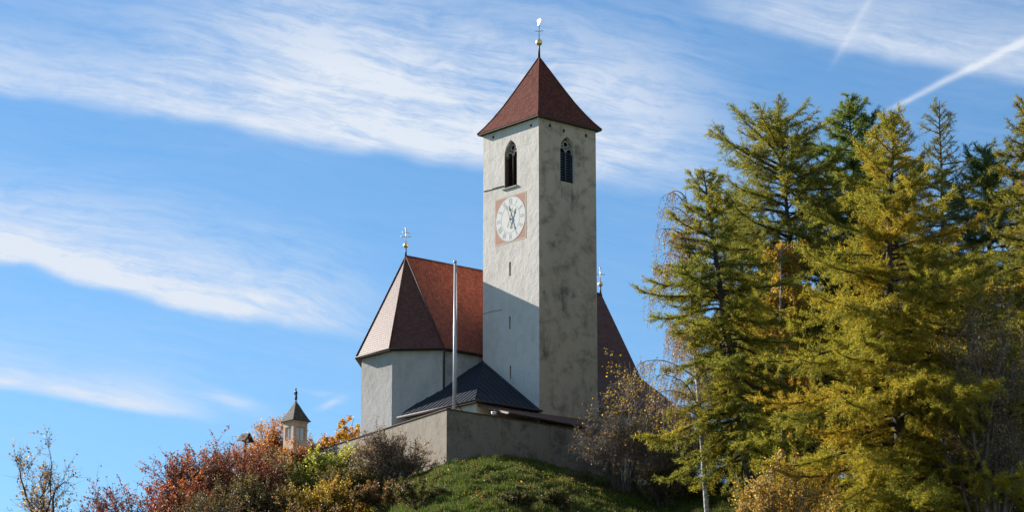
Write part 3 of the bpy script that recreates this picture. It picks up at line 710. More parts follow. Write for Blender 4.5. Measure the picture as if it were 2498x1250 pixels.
stt = empty('statue', sh.location + Matrix.Rotation(TH, 3, 'Z') @ Vector((cc, cc, 37.70 - ZS0)), R(-20)); tag(stt, 'small dark standing robed figure on the tip of the shrine roof', 'statue')
mb = MB(); mb.lathe([(0.10, 0.0), (0.10, 0.10), (0.06, 0.14), (0.055, 0.2)], (0, 0, 0), 12); mb.build('pedestal', M['peach'], stt)
# robed body: one surface from hem to head, with one arm folded to the chest
secs = [(0.095, 0.085, 0.0, 0.20), (0.105, 0.09, 0.0, 0.30), (0.085, 0.075, 0.015, 0.46), (0.08, 0.07, 0.01, 0.56), (0.10, 0.075, -0.005, 0.68), (0.115, 0.07, -0.01, 0.80), (0.09, 0.06, -0.01, 0.87), (0.04, 0.04, -0.015, 0.91), (0.045, 0.05, -0.02, 0.94), (0.062, 0.068, -0.02, 1.00), (0.06, 0.066, -0.02, 1.06), (0.035, 0.04, -0.02, 1.115), (0.01, 0.01, -0.02, 1.13)]
mb = MB(); N = 12
for rx, ry, dx, z in secs:
    for j in range(N):
        t = 2*math.pi*j/N; fold = 1 + (0.10 * math.sin(5 * t) if z < 0.6 else 0); mb.v.append((dx + rx*fold*math.cos(t), ry*fold*math.sin(t), z))
for k in range(len(secs) - 1):
    for j in range(N): mb.f.append([k*N + j, k*N + (j+1) % N, (k+1)*N + (j+1) % N, (k+1)*N + j]); mb.sm.append(True)
mb.f.append(list(range(N))[::-1]); mb.sm.append(False)
mb.tube([(0.10, 0.0, 0.80), (0.125, -0.05, 0.66), (0.04, -0.11, 0.70)], [0.035, 0.03, 0.022], 8); mb.tube([(-0.12, 0.0, 0.80), (-0.15, -0.03, 0.66), (-0.12, -0.10, 0.60)], [0.035, 0.03, 0.022], 8)
mb.build('figure', M['bronze'], stt)

# ------------------------------------------------------------------ wayside cross under a little gable roof
wc = empty('wayside_cross', (-20.2, 200.0, 30.0), R(52)); tag(wc, 'small roofed wayside crucifix showing above the red bushes at the left', 'wayside cross')
mb = MB(); mb.box((-0.07, -0.07, -4.0), (0.07, 0.07, 5.05)); mb.box((-0.40, -0.05, 4.62), (-0.072, 0.05, 4.74)); mb.box((0.072, -0.05, 4.62), (0.40, 0.05, 4.74)); mb.build('cross_beam', M['dark_wood'], wc)
mb = MB(); hw_, dp = 0.50, 0.42
for sgn in (-1, 1): q = [(0, -dp, 5.24), (0, dp, 5.24), (sgn * hw_, dp, 4.62), (sgn * hw_, -dp, 4.62)]; mb.face(q if sgn > 0 else q[::-1])
mb.build('gable_roof', M['slab'], wc, solid=0.05)
mb = MB(); mb.tube([(0, -0.12, 4.25), (0.02, -0.13, 4.42), (0, -0.11, 4.58), (0, -0.12, 4.74)], [0.035, 0.05, 0.065, 0.05], 8); mb.ball((0.01, -0.14, 4.82), 0.055, 10, 8)
for sgn in (-1, 1): mb.tube([(sgn*0.05, -0.11, 4.70), (sgn*0.2, -0.10, 4.68), (sgn*0.34, -0.08, 4.72)], [0.03, 0.024, 0.018], 6)
mb.tube([(-0.02, -0.12, 4.28), (0.0, -0.15, 4.12), (0.0, -0.11, 3.95)], [0.035, 0.032, 0.02], 6); mb.build('corpus', M['corpus'], wc)

# ------------------------------------------------------------------ vegetation toolkit
def rot_dirs(az, el): return np.stack([np.cos(az) * np.cos(el), np.sin(az) * np.cos(el), np.sin(el)], -1)
def unit(v): return v / (np.linalg.norm(v, axis=-1, keepdims=True) + 1e-9)
def tubes(paths, radii, sides):
    """paths (n,k,3), radii (n,k): all tubes in one vertex/quad array"""
    n, k, _ = paths.shape
    d = np.gradient(paths, axis=1); d = unit(d)
    ref = np.where(np.abs(d[..., 2:3]) > 0.9, np.array([1.0, 0, 0]), np.array([0, 0, 1.0]))
    a = unit(np.cross(d, ref)); b = np.cross(d, a)
    t = np.arange(sides) * 2 * np.pi / sides
    v = paths[:, :, None, :] + radii[:, :, None, None] * (a[:, :, None, :] * np.cos(t)[:, None] + b[:, :, None, :] * np.sin(t)[:, None])
    base = (np.arange(n) * k * sides)[:, None, None] + (np.arange(k - 1) * sides)[None, :, None]
    j = np.arange(sides)[None, None, :]; l = (j + 1) % sides
    f = np.stack([base + j, base + l, base + sides + l, base + sides + j], -1).reshape(-1, 4)
    return v.reshape(-1, 3), f
def np_mesh(name, v, f, mat, parent, tint=None, smooth=False):
    v = np.asarray(v, dtype=np.float32); f = np.asarray(f, dtype=np.int32); nf, c = f.shape
    me = bpy.data.meshes.new(name)
    me.vertices.add(len(v)); me.vertices.foreach_set('co', v.ravel())
    me.loops.add(nf * c); me.loops.foreach_set('vertex_index', f.ravel())
    me.polygons.add(nf); me.polygons.foreach_set('loop_start', np.arange(nf, dtype=np.int32) * c)
    if smooth: me.polygons.foreach_set('use_smooth', np.ones(nf, dtype=bool))
    me.update(calc_edges=True)
    if tint is not None:
        at = me.attributes.new('tint', 'FLOAT_COLOR', 'FACE')
        at.data.foreach_set('color', np.concatenate([tint, np.ones((nf, 1))], 1).astype(np.float32).ravel())
    return link(name, me, mat, parent)
def merge(parts):
    vs, fs, o = [], [], 0
    for v, f in parts: vs.append(v); fs.append(f + o); o += len(v)
    return np.concatenate(vs), np.concatenate(fs)
def along(paths, rng, n, lo=0.0, hi=1.0, weights=None):
    """n random points on paths -> position, tangent, path index, parameter"""
    N, k, _ = paths.shape
    ln = np.linalg.norm(np.diff(paths, axis=1), axis=2).sum(1) if weights is None else weights
    i = rng.choice(N, n, p=ln / ln.sum()); s = lo + (hi - lo) * rng.random(n)
    x = s * (k - 1); a = np.minimum(x.astype(int), k - 2); fr = (x - a)[:, None]
    p0 = paths[i, a]; p1 = paths[i, a + 1]
    return p0 + (p1 - p0) * fr, unit(p1 - p0), i, s
def blades(P, D, Ln, Wd, rng):
    """slender triangles"""
    side = unit(np.cross(D, unit(rng.normal(size=P.shape)))) * Wd[:, None] * 0.5
    v = np.stack([P - side, P + side, P + D * Ln[:, None]], 1).reshape(-1, 3)
    return v, np.arange(len(P) * 3).reshape(-1, 3)
def leaves(P, D, Ln, Wd, rng):
    side = unit(np.cross(D, unit(rng.normal(size=P.shape)))) * Wd[:, None] * 0.5; mid = P + D * (Ln * 0.45)[:, None]
    v = np.stack([P, mid - side, P + D * Ln[:, None], mid + side], 1).reshape(-1, 3)
    return v, np.arange(len(P) * 4).reshape(-1, 4)
def tints(pal, wts, n, rng, group=None, ng=1, spread=0.25, gmix=0.65, gain=1.25):
    """colour of each leaf: mostly its branch's colour, partly its own"""
    pal = np.array(pal); wts = np.array(wts, dtype=float) / sum(wts)
    own = pal[rng.choice(len(pal), n, p=wts)]
    if group is not None:
        gc = pal[rng.choice(len(pal), ng, p=wts)][group]; own = own * (1 - gmix) + gc * gmix
    return np.clip(own * gain, 0, 0.62) * np.exp(rng.normal(0, spread, (n, 1))) * np.exp(rng.normal(0, 0.06, (n, 3)))
def trunk_at(path, t):
    x = np.clip(t, 0, 1) * (len(path) - 1); a = np.minimum(x.astype(int), len(path) - 2); f = (x - a)[:, None]
    return path[a] + (path[a + 1] - path[a]) * f

def larch(label, base, top, rmax, prof, pal, wts, seed, nb=95, dens=9.0, t0=0.12, e_low=-8, e_top=48, r_trunk=0.36, bow=(0, 0), nl=(0.13, 0.29), wd=(0.024, 0.050), uptip=26, twig=1.0, gap=0.0, bark='larch_bark', name='larch_tree', group='larches on the slope right of the church', dead=0.0):
    rng = np.random.default_rng(seed); nb = int(nb * 1.6); dens = dens * 3.8; rmax = rmax * 1.30
    b = np.array([base[0], base[1], gz(base[0], base[1]) - 0.3]); tp = np.array(top, dtype=float); H = tp[2] - b[2]
    root = empty(name, tuple(b)); tag(root, label, 'tree', group)
    k = 16; tt = np.linspace(0, 1, k)[:, None]
    trunk = (tp - b) * tt; wob = np.cumsum(rng.normal(0, 0.045, (k, 3)), 0) * np.array([1, 1, 0]); wob -= wob[-1] * tt
    trunk = trunk + wob + np.array([bow[0], bow[1], 0]) * np.sin(np.pi * tt)
    rt = r_trunk * (1 - tt[:, 0])**0.85 + 0.02
    parts = [tubes(trunk[None], rt[None], 9)]
    # limbs
    t = t0 + (0.985 - t0) * (np.arange(nb) + rng.random(nb)) / nb
    t = t0 + (t - t0)**0.92 * (0.985 - t0)**0.08
    az = np.arange(nb) * 2.399 + rng.normal(0, 0.5, nb)
    Lb = rmax * np.array([prof(q) for q in t]) * rng.uniform(0.38, 1.18, nb) + 0.25
    Lb *= np.where(rng.random(nb) < gap, 0.35, 1.0)
    up = np.clip((t - 0.45) / 0.55, 0, 1)
    e0 = np.radians(e_low + (e_top - e_low) * up**1.2 + rng.normal(0, 8, nb))
    kb = 9; s = np.linspace(0, 1, kb)
    el = e0[:, None] - np.radians(22) * np.sin(np.pi * s)[None] * (1 - 0.6 * up[:, None]) + np.radians(uptip) * s[None]**2.2
    azs = az[:, None] + np.cumsum(rng.normal(0, 0.10, (nb, kb)), 1)
    st_ = rot_dirs(azs, el) * (Lb[:, None] / (kb - 1))[..., None]
    br = trunk_at(trunk, t)[:, None, :] + np.concatenate([np.zeros((nb, 1, 3)), np.cumsum(st_[:, :-1], 1)], 1)
    rb = (0.014 + 0.013 * Lb)[:, None] * (1 - 0.85 * s[None]) + 0.006
    parts.append(tubes(br, rb, 5))
    # side twigs
    m = np.maximum(4, (Lb * 5.6 * twig).astype(int)); bi = np.repeat(np.arange(nb), m); n2 = len(bi)
    s2 = 0.10 + 0.90 * rng.random(n2)**0.85
    x = s2 * (kb - 1); a = np.minimum(x.astype(int), kb - 2); f = (x - a)[:, None]
    p2 = br[bi, a] + (br[bi, a + 1] - br[bi, a]) * f; d2 = unit(br[bi, a + 1] - br[bi, a])
    baz = np.arctan2(d2[:, 1], d2[:, 0]) + rng.choice([-1, 1], n2) * rng.uniform(0.45, 1.25, n2)
    L2 = (0.40 + 0.36 * Lb[bi] * (1.08 - s2)) * rng.uniform(0.5, 1.25, n2); L2 = np.minimum(L2, 2.2)
    e2 = np.radians(rng.normal(-2, 22, n2)) + np.arcsin(np.clip(d2[:, 2], -1, 1)) * 0.5
    k2 = 4; q = np.linspace(0, 1, k2)
    el2 = e2[:, None] - np.radians(48) * q[None] * rng.uniform(0.1, 1.5, n2)[:, None] + np.radians(30) * q[None]**2
    stp = rot_dirs(np.repeat(baz[:, None], k2, 1) + rng.normal(0, 0.12, (n2, k2)), el2) * (L2[:, None] / (k2 - 1))[..., None]
    tw = p2[:, None, :] + np.concatenate([np.zeros((n2, 1, 3)), np.cumsum(stp[:, :-1], 1)], 1)
    parts.append(tubes(tw, np.repeat(np.linspace(0.016, 0.006, k2)[None], n2, 0), 3))
    v, f_ = merge(parts); np_mesh('trunk', v, f_, M[bark], root, smooth=True)
    # needles
    l2 = np.linalg.norm(np.diff(tw, axis=1), axis=2).sum(1)
    live = (rng.random(n2) > dead)
    nn = int(l2.sum() * dens * 1.9); P, Dn, i, ss = along(tw, rng, nn, 0.0, 1.0, l2 * live + 1e-9); gi = bi[i]
    nm = int(Lb.sum() * dens * 1.7); P2, D2, i2, s22 = along(br, rng, nm, 0.22, 1.0); gi = np.concatenate([gi, i2])
    P = np.concatenate([P, P2]); Dn = np.concatenate([Dn, D2]); n = len(P)
    Dd_ = unit(Dn * 0.6 + rng.normal(0, 0.62, (n, 3)) + np.array([0, 0, 0.15]))
    P = P + rng.normal(0, 0.06, (n, 3))
    v, f_ = blades(P, Dd_, rng.uniform(*nl, n), rng.uniform(*wd, n), rng)
    np_mesh('crown', v, f_, M['needle'], root, tints(pal, wts, n, rng, gi, nb, 0.22, 0.6, 1.85) * 0.94 + 0.008)
    return root

def shrub(label, base, h, rx, ry, pal, wts, seed, stems=14, n2=10, n3=7, nleaf=9000, leaf=(0.09, 0.17), bark='brown_bark', name='shrub', cat='bush', group='autumn shrubs on the slope below the church', lean_=(0, 0), low=0.0, arch=0.0, z0=None, r0=0.05, droop=0.0, fol='foliage', tipbias=0.35, spread=0.34, gmix=0.55, boost=2.0, top=None, fork=0.0):
    nleaf = int(nleaf * boost); h = h * 1.12
    hs = h
    if top is not None:
        h = top - ((gz(base[0], base[1]) - 0.15) if z0 is None else z0); hs = min(h, 2.7 * max(rx, ry)); h = h - 0.19 * hs
    rng = np.random.default_rng(seed)
    b = np.array([base[0], base[1], (gz(base[0], base[1]) - 0.15) if z0 is None else z0])
    root = empty(name, tuple(b)); tag(root, label, cat, group)
    az = rng.random(stems) * 2 * np.pi; r = np.sqrt(rng.random(stems)) * 0.95
    hz = h * (low + (1 - low) * np.sqrt(np.clip(1 - r**2, 0.05, 1))) * rng.uniform(0.80, 1.0, stems)
    end = np.stack([rx * r * np.cos(az) + lean_[0], ry * r * np.sin(az) + lean_[1], hz], -1)
    k = 8; s = np.linspace(0, 1, k)[None, :, None]
    p0 = np.stack([np.cos(az) * rx * 0.12, np.sin(az) * ry * 0.12, np.zeros(stems)], -1)[:, None, :]
    if fork:
        p0 = p0 * 0 + np.stack([0 * az, 0 * az, h * (fork + 0.35 * (1 - fork) * rng.random(stems))], -1)[:, None, :]
        end[0] = (0.1, 0.1, h); p0[0] = (0, 0, h * fork)
    path = p0 + (end[:, None, :] - p0) * s
    path[..., 2] += (arch * h * 0.5 * np.sin(np.pi * s[..., 0]**0.9) - arch * h * 0.22 * s[..., 0]**3)
    path += np.cumsum(rng.normal(0, 0.02 * h, (stems, k, 3)), 1) * s
    rad = (r0 * h / 4) * (1 - 0.8 * s[..., 0]) + 0.006
    parts = [tubes(path, np.repeat(rad, stems, 0), 5)]
    if fork: parts.append(tubes(np.linspace([[0, 0, 0]], [[0.05, 0.05, h * (fork + 0.35 * (1 - fork))]], 6, axis=1), np.full((1, 6), r0 * h / 4 * 1.1), 7))
    def sub(par, cnt, ln, lo, spread_, rr, kk=5, up=0.25):
        N = len(par); n = N * cnt; P, Dn, i, ss = along(par, rng, n, lo, 1.0, np.ones(N))
        d = unit(Dn * 0.8 + rng.normal(0, spread_, (n, 3)) + np.array([0, 0, up - droop]))
        l = ln * rng.uniform(0.45, 1.2, n)
        q = np.linspace(0, 1, kk); bend = rng.normal(0, 0.25, (n, 3)) + np.array([0, 0, -droop - arch * 0.5])
        pp = P[:, None, :] + d[:, None, :] * (l[:, None] * q)[..., None] + bend[:, None, :] * (l[:, None] * q**2 * 0.5)[..., None]
        parts.append(tubes(pp, np.repeat((rr * (1 - 0.7 * q))[None], n, 0), 3)); return pp, i
    a, ia = sub(path, n2, (h * 0.12 if fork else hs * 0.27), 0.30, 0.55, 0.018)
    c_, ic = sub(a, n3, (h * 0.06 if fork else hs * 0.12), 0.25, 0.6, 0.011, 4)
    v, f_ = merge(parts); np_mesh('stems', v, f_, M[bark], root, smooth=True)
    if nleaf:
        P, Dn, i, ss = along(c_, rng, nleaf, 0.1, 1.0); n = nleaf
        P = P + rng.normal(0, 0.05, (n, 3)); D_ = unit(Dn * 0.4 + rng.normal(0, 0.7, (n, 3)) + np.array([0, 0, -0.12]))
        ln = rng.uniform(*leaf, n); v, f_ = leaves(P, D_, ln, ln * rng.uniform(0.55, 0.85, n), rng)
        np_mesh(fol, v, f_, M['leaf'], root, tints(pal, wts, n, rng, ic[i], len(a), spread, gmix))
    return root

# ------------------------------------------------------------------ grass on the bank
rng = np.random.default_rng(5)
n = 340000
gx_ = rng.uniform(-13, 17, n); gy_ = rng.uniform(142, 199, n)
yw = np.where(gx_ > -4.66, 188 + 0.874 * (gx_ + 4.66), 188 + 1.67 * (-4.66 - gx_)); keep = gy_ < yw - 0.05; gx_, gy_ = gx_[keep], gy_[keep]; n = len(gx_)
cl = 0.5 + 0.5 * np.sin(gx_ * 2.3 + 1.7 * np.sin(gy_ * 1.1)) * np.sin(gy_ * 2.0 + 1.3 * np.sin(gx_ * 1.7)); cl2 = 0.5 + 0.5 * np.sin(gx_ * 0.55 + gy_ * 0.31 + 2 * np.sin(gy_ * 0.4))
P = np.stack([gx_, gy_, ground_z(gx_, gy_) - 0.02], -1)
Dg = unit(rng.normal(0, 0.42, (n, 3)) * np.array([1, 1, 0]) + np.array([0.05, -0.15, 1.0]))
ln = (0.08 + 0.46 * cl**3) * rng.uniform(0.4, 1.4, n)
v, f_ = blades(P, Dg, ln, rng.uniform(0.03, 0.07, n), rng)
pal = np.array([(0.075, 0.125, 0.020), (0.105, 0.155, 0.028), (0.16, 0.155, 0.05), (0.14, 0.10, 0.045)])
pick = rng.choice(4, n, p=[0.40, 0.34, 0.18, 0.08]); dry = (cl2 > 0.70) & (rng.random(n) < 0.55); pick[dry] = 2
tint = 0.95 * pal[pick] * np.exp(rng.normal(0, 0.2, (n, 1)))
o = np_mesh('grass', v, f_, M['grass'], None, tint); tag(o, 'sunlit green tufted grass on the bank below the retaining wall', 'grass', kind='stuff')

rng = np.random.default_rng(9); n = 2400
lx = rng.normal(4, 6.5, n); ly = rng.uniform(158, 193, n); ok = (ly < 188 + 0.874 * (lx + 4.66) - 0.3) & (lx > -10) & (lx < 17); lx, ly = lx[ok], ly[ok]; n = len(lx)
P = np.stack([lx, ly, ground_z(lx, ly) + rng.uniform(0.03, 0.28, n)], -1); Dl = unit(rng.normal(0, 1, (n, 3)) * np.array([1, 1, 0.5]))
ln = rng.uniform(0.08, 0.17, n); v, f_ = leaves(P, Dl, ln, ln * 0.7, rng)
o = np_mesh('fallen_leaves', v, f_, M['leaf'], None, tints([(0.34, 0.22, 0.03), (0.24, 0.13, 0.05), (0.16, 0.09, 0.045)], [2, 3, 4], n, rng)); tag(o, 'fallen yellow and brown leaves scattered in the grass of the bank', 'leaves', kind='stuff')
# ------------------------------------------------------------------ trees on the right
YG = [(0.16, 0.145, 0.018), (0.115, 0.12, 0.018), (0.20, 0.165, 0.016), (0.085, 0.10, 0.018)]
cone = lambda a, p: (lambda t: min(1.0, max(0.0, (1 - t) / a))**p)
larch('yellow-green larch with drooping lower boughs standing nearest the church', (15.9, 172), (12.75, 172, 48.3), 5.1, cone(0.46, 0.80), YG, [4, 5, 2, 3], 11, nb=84, dens=9, t0=0.16, e_low=-12, r_trunk=0.44, gap=0.30)
larch('tallest larch with open rounded olive top left of the dark green larch', (20.9, 184), (19.3, 184, 55.6), 5.4, lambda t: min(1.0, (max(0, 1 - t) / 0.14)**0.5) * (0.74 + 0.26 * min(1, (1 - t) / 0.6)), [(0.125, 0.125, 0.022), (0.095, 0.105, 0.02), (0.17, 0.145, 0.018)], [4, 3, 3], 12, nb=125, dens=7.0, t0=0.10, e_top=44, r_trunk=0.40, gap=0.08)
larch('dark green larch with a dense pointed top', (25.6, 190), (25.0, 190, 58.9), 4.6, cone(0.34, 0.72), [(0.075, 0.10, 0.02), (0.095, 0.115, 0.02), (0.055, 0.08, 0.018)], [4, 3, 3], 13, nb=125, dens=12, t0=0.08, e_top=40)
larch('orange-gold larch in front with long sunlit boughs reaching left', (22.9, 150), (22.4, 150, 45.7), 7.0, cone(0.62, 0.85), [(0.20, 0.162, 0.016), (0.155, 0.145, 0.017), (0.235, 0.155, 0.014), (0.10, 0.11, 0.018)], [4, 4, 2, 2], 14, nb=120, dens=10, t0=0.10, e_low=-4, r_trunk=0.44, bow=(-0.7, 0), nl=(0.12, 0.26), wd=(0.021, 0.045))
larch('slender sparse grey-green larch between the gold larch and the right edge', (29.4, 177), (29.6, 177, 54.6), 3.6, cone(0.45, 0.85), [(0.085, 0.095, 0.03), (0.12, 0.105, 0.025), (0.055, 0.065, 0.025)], [4, 3, 3], 15, nb=80, dens=4.5, t0=0.2, r_trunk=0.26, twig=0.8)
larch('bluish green larch partly hidden behind the gold larch on the right', (34.5, 185), (34.0, 185, 53.6), 4.8, cone(0.38, 0.75), [(0.04, 0.075, 0.025), (0.07, 0.09, 0.02), (0.12, 0.11, 0.018)], [4, 3, 2], 16, nb=105, dens=11, t0=0.1)
larch('olive gold larch cut off by the right edge of the photo', (32.6, 158), (32.5, 158, 49.2), 5.3, cone(0.60, 0.75), [(0.13, 0.115, 0.016), (0.085, 0.09, 0.016), (0.18, 0.13, 0.014)], [4, 4, 2], 17, nb=120, dens=10, t0=0.1, r_trunk=0.42)
larch('low green larch filling in behind the birch trunk', (19.6, 196), (19.4, 196, 43.5), 4.2, cone(0.5, 0.8), [(0.06, 0.08, 0.016), (0.10, 0.10, 0.016), (0.15, 0.12, 0.016)], [4, 3, 2], 18, nb=85, dens=11, t0=0.12)
larch('dark olive larch deep in the shade at the lower right', (30.6, 172), (30.2, 172, 42.0), 4.6, cone(0.5, 0.7), [(0.06, 0.07, 0.018), (0.10, 0.085, 0.02), (0.13, 0.09, 0.018)], [4, 3, 2], 19, nb=90, dens=10, t0=0.08)

larch('olive green larch filling the gap behind the gold larch', (27.5, 193), (27.2, 193, 52.5), 5.0, cone(0.45, 0.75), [(0.09, 0.105, 0.018), (0.12, 0.12, 0.018), (0.15, 0.13, 0.018)], [4, 3, 2], 24, nb=100, dens=11, t0=0.1)
larch('yellow-olive larch behind the first two larches left of centre', (17.2, 190), (16.7, 190, 51.0), 4.4, cone(0.5, 0.75), [(0.13, 0.115, 0.016), (0.085, 0.09, 0.016), (0.17, 0.13, 0.014)], [4, 4, 2], 25, nb=95, dens=9, t0=0.1)
# weeping birch: white trunk, limbs leaning to the left with hanging strands
def birch(label, base, top, seed, reach, nlimb, nstr, strand, nleaf, pal, wts, lean_az, leafsz=(0.08, 0.15), tlo=0.35, group='birches on the slope right of the church'):
    rng = np.random.default_rng(seed)
    b = np.array([base[0], base[1], gz(*base) - 0.3]); tp = np.array(top, dtype=float)
    root = empty('birch_tree', tuple(b)); tag(root, label, 'tree', group)
    k = 14; tt = np.linspace(0, 1, k)[:, None]; trunk = (tp - b) * tt + np.cumsum(rng.normal(0, 0.05, (k, 3)), 0) * np.array([1, 1, 0]) * tt
    v, f_ = tubes(trunk[None], (0.165 * (1 - tt[:, 0])**0.8 + 0.02)[None], 9)
    np_mesh('trunk', v, f_, M['birch_bark'], root, smooth=True)
    t = tlo + (0.99 - tlo) * rng.random(nlimb); az = lean_az + rng.normal(0, 1.25, nlimb)
    Lb = reach * rng.uniform(0.45, 1.1, nlimb) * (1.15 - 0.6 * t); kb = 8; s = np.linspace(0, 1, kb)
    el = np.radians(50 + rng.normal(0, 10, nlimb))[:, None] - np.radians(80) * s[None]**1.3
    st_ = rot_dirs(az[:, None] + np.cumsum(rng.normal(0, 0.1, (nlimb, kb)), 1), el) * (Lb[:, None] / (kb - 1))[..., None]
    br = trunk_at(trunk, t)[:, None, :] + np.concatenate([np.zeros((nlimb, 1, 3)), np.cumsum(st_[:, :-1], 1)], 1)
    parts = [tubes(br, np.repeat((0.05 * (1 - 0.85 * s) + 0.006)[None], nlimb, 0), 5)]
    P, Dn, i, ss = along(br, rng, nstr, 0.25, 1.0); n = nstr; ks = 7; q = np.linspace(0, 1, ks)
    ls = strand * rng.uniform(0.3, 1.1, n); sw = rng.normal(0, 0.13, (n, 2)) + Dn[:, :2] * 0.22
    pp = np.repeat(P[:, None, :], ks, 1); pp[..., :2] += sw[:, None, :] * (ls[:, None] * np.sqrt(q))[..., None]; pp[..., 2] -= (ls[:, None] * q - 0.12 * ls[:, None] * np.sin(np.pi * q))
    pp += np.cumsum(rng.normal(0, 0.025, (n, ks, 3)), 1)
    parts.append(tubes(pp, np.repeat((0.014 * (1 - 0.6 * q))[None], n, 0), 3))
    P2, D2, i2, s2 = along(pp, rng, n * 5, 0.1, 1.0); m = len(P2); l3 = rng.uniform(0.15, 0.5, m); d3 = unit(rng.normal(0, 0.5, (m, 3)) + np.array([0, 0, -0.8]))
    p3 = P2[:, None, :] + d3[:, None, :] * (l3[:, None] * np.array([0, 0.5, 1.0]))[..., None]; parts.append(tubes(p3, np.full((m, 3), 0.007), 3))
    v, f_ = merge(parts); np_mesh('branches', v, f_, M['pink_bark'], root, smooth=True)
    P, Dn, i, ss = along(pp, rng, nleaf, 0.0, 1.0); P = P + rng.normal(0, 0.10, (nleaf, 3)); D_ = unit(rng.normal(0, 0.6, (nleaf, 3)) + np.array([0, 0, -0.4])); ln = rng.uniform(*leafsz, nleaf)
    v, f_ = leaves(P, D_, ln, ln * 0.75, rng); np_mesh('foliage', v, f_, M['leaf'], root, tints(pal, wts, nleaf, rng, i, n, 0.25, 0.5))
YL = [(0.34, 0.22, 0.015), (0.28, 0.19, 0.02), (0.38, 0.20, 0.015), (0.20, 0.16, 0.02)]
birch('slim weeping birch with white trunk and nearly bare purple-grey hanging twigs', (12.75, 173.0), (11.5, 173.5, 47.3), 21, 4.6, 44, 420, 2.6, 5200, [(0.34, 0.22, 0.02), (0.22, 0.15, 0.05), (0.30, 0.16, 0.03)], [4, 3, 2], math.pi, tlo=0.30)
birch('bright yellow leaved birch standing between the first two larches', (18.2, 177), (18.3, 177, 44.0), 22, 3.8, 52, 520, 1.9, 34000, YL, [4, 3, 2, 2], 1.2, (0.10, 0.19), tlo=0.25)
# yellow sapling by the church front
shrub('young yellow-leaved birch in front of the nave roof', (8.7, 187.5), 9.2, 0.9, 0.9, YL, [4, 3, 2, 2], 23, stems=9, n2=10, n3=6, nleaf=700, leaf=(0.10, 0.18), bark='grey_bark', name='young_tree', cat='tree', group='birches on the slope right of the church', low=0.55, droop=0.35, r0=0.02)
# bare grey shrub right of the wall
shrub('large bare grey twiggy bush with few orange leaves hiding the right end of the wall', (7.8, 186.0), 5.4, 3.7, 3.0, [(0.36, 0.20, 0.02), (0.30, 0.12, 0.02), (0.22, 0.16, 0.03)], [4, 2, 2], 31, stems=60, n2=13, n3=9, nleaf=1000, boost=1.0, leaf=(0.10, 0.17), bark='grey_bark', arch=0.32, low=0.2, droop=0.15, r0=0.022)
shrub('thicket of thin bare stems with yellow leaves beside the white birch trunk', (11.4, 184.5), 6.2, 2.4, 2.0, YL, [4, 3, 2, 2], 32, stems=34, n2=11, n3=8, nleaf=1100, leaf=(0.10, 0.19), bark='grey_bark', low=0.3, r0=0.018)
shrub('orange-gold leaved bush at the bottom of the larches', (15.2, 147), 1, 2.5, 2.0, [(0.38, 0.25, 0.06), (0.34, 0.22, 0.07), (0.36, 0.21, 0.04), (0.24, 0.18, 0.05)], [4, 3, 2, 2], 33, stems=26, n2=11, n3=8, nleaf=15000, leaf=(0.09, 0.16), bark='grey_bark', low=0.45, top=25.7, r0=0.02)
shrub('grey-brown half bare bush at the lower right edge', (26.6, 148), 13.0, 2.8, 2.2, [(0.20, 0.15, 0.09), (0.15, 0.12, 0.08), (0.24, 0.15, 0.05)], [4, 3, 2], 34, stems=26, n2=11, n3=9, nleaf=9000, leaf=(0.10, 0.17), bark='grey_bark', low=0.4)

# ------------------------------------------------------------------ shrubs on the left
RED = [(0.23, 0.07, 0.045), (0.22, 0.10, 0.06), (0.15, 0.06, 0.05), (0.17, 0.12, 0.05)]
F2 = dict(group='young trees on the slope', name='young_tree', cat='tree')
shrub('small nearly bare tree with a few pale leaves alone at the far left', (-28.0, 160), 1, 4.3, 2.8, [(0.24, 0.15, 0.08), (0.18, 0.11, 0.07), (0.28, 0.20, 0.10)], [4, 3, 2], 41, stems=13, n2=11, n3=8, nleaf=2300, boost=1.0, leaf=(0.13, 0.21), low=0.50, r0=0.03, top=29.0, fork=0.5, **F2)
shrub('dark purple-red bush between the bare tree and the large red bush', (-25.4, 172), 1, 4.0, 2.8, [(0.16, 0.05, 0.045), (0.22, 0.08, 0.05), (0.10, 0.045, 0.045)], [4, 3, 3], 42, stems=44, n2=11, n3=8, nleaf=13000, leaf=(0.11, 0.2), low=0.5, top=26.9, r0=0.02)
shrub('large red and orange bush below the wayside cross', (-20.9, 189), 1, 4.6, 3.2, RED, [4, 3, 3, 1], 43, stems=44, n2=12, n3=8, nleaf=24000, leaf=(0.10, 0.18), low=0.35, top=33.1, r0=0.03)
shrub('bright red-orange bush spilling down at the left of the large red bush', (-23.6, 184), 1, 2.3, 2.0, [(0.31, 0.075, 0.035), (0.27, 0.10, 0.035), (0.19, 0.06, 0.04)], [4, 3, 2], 44, stems=20, n2=10, n3=7, nleaf=8000, leaf=(0.10, 0.18), low=0.35, top=30.0, r0=0.03)
shrub('dark olive shrub in front of the red bush', (-17.3, 180), 1, 3.8, 2.4, [(0.10, 0.08, 0.03), (0.07, 0.065, 0.024), (0.15, 0.09, 0.035)], [4, 3, 2], 45, stems=28, n2=11, n3=8, nleaf=14000, leaf=(0.09, 0.16), low=0.4, top=29.1, r0=0.03)
shrub('olive green shrub below the shrine', (-17.05, 193), 1, 2.3, 1.7, [(0.15, 0.145, 0.028), (0.20, 0.18, 0.03), (0.10, 0.10, 0.03)], [4, 3, 2], 46, stems=24, n2=10, n3=8, nleaf=11000, leaf=(0.09, 0.16), low=0.4, top=32.5, r0=0.03)
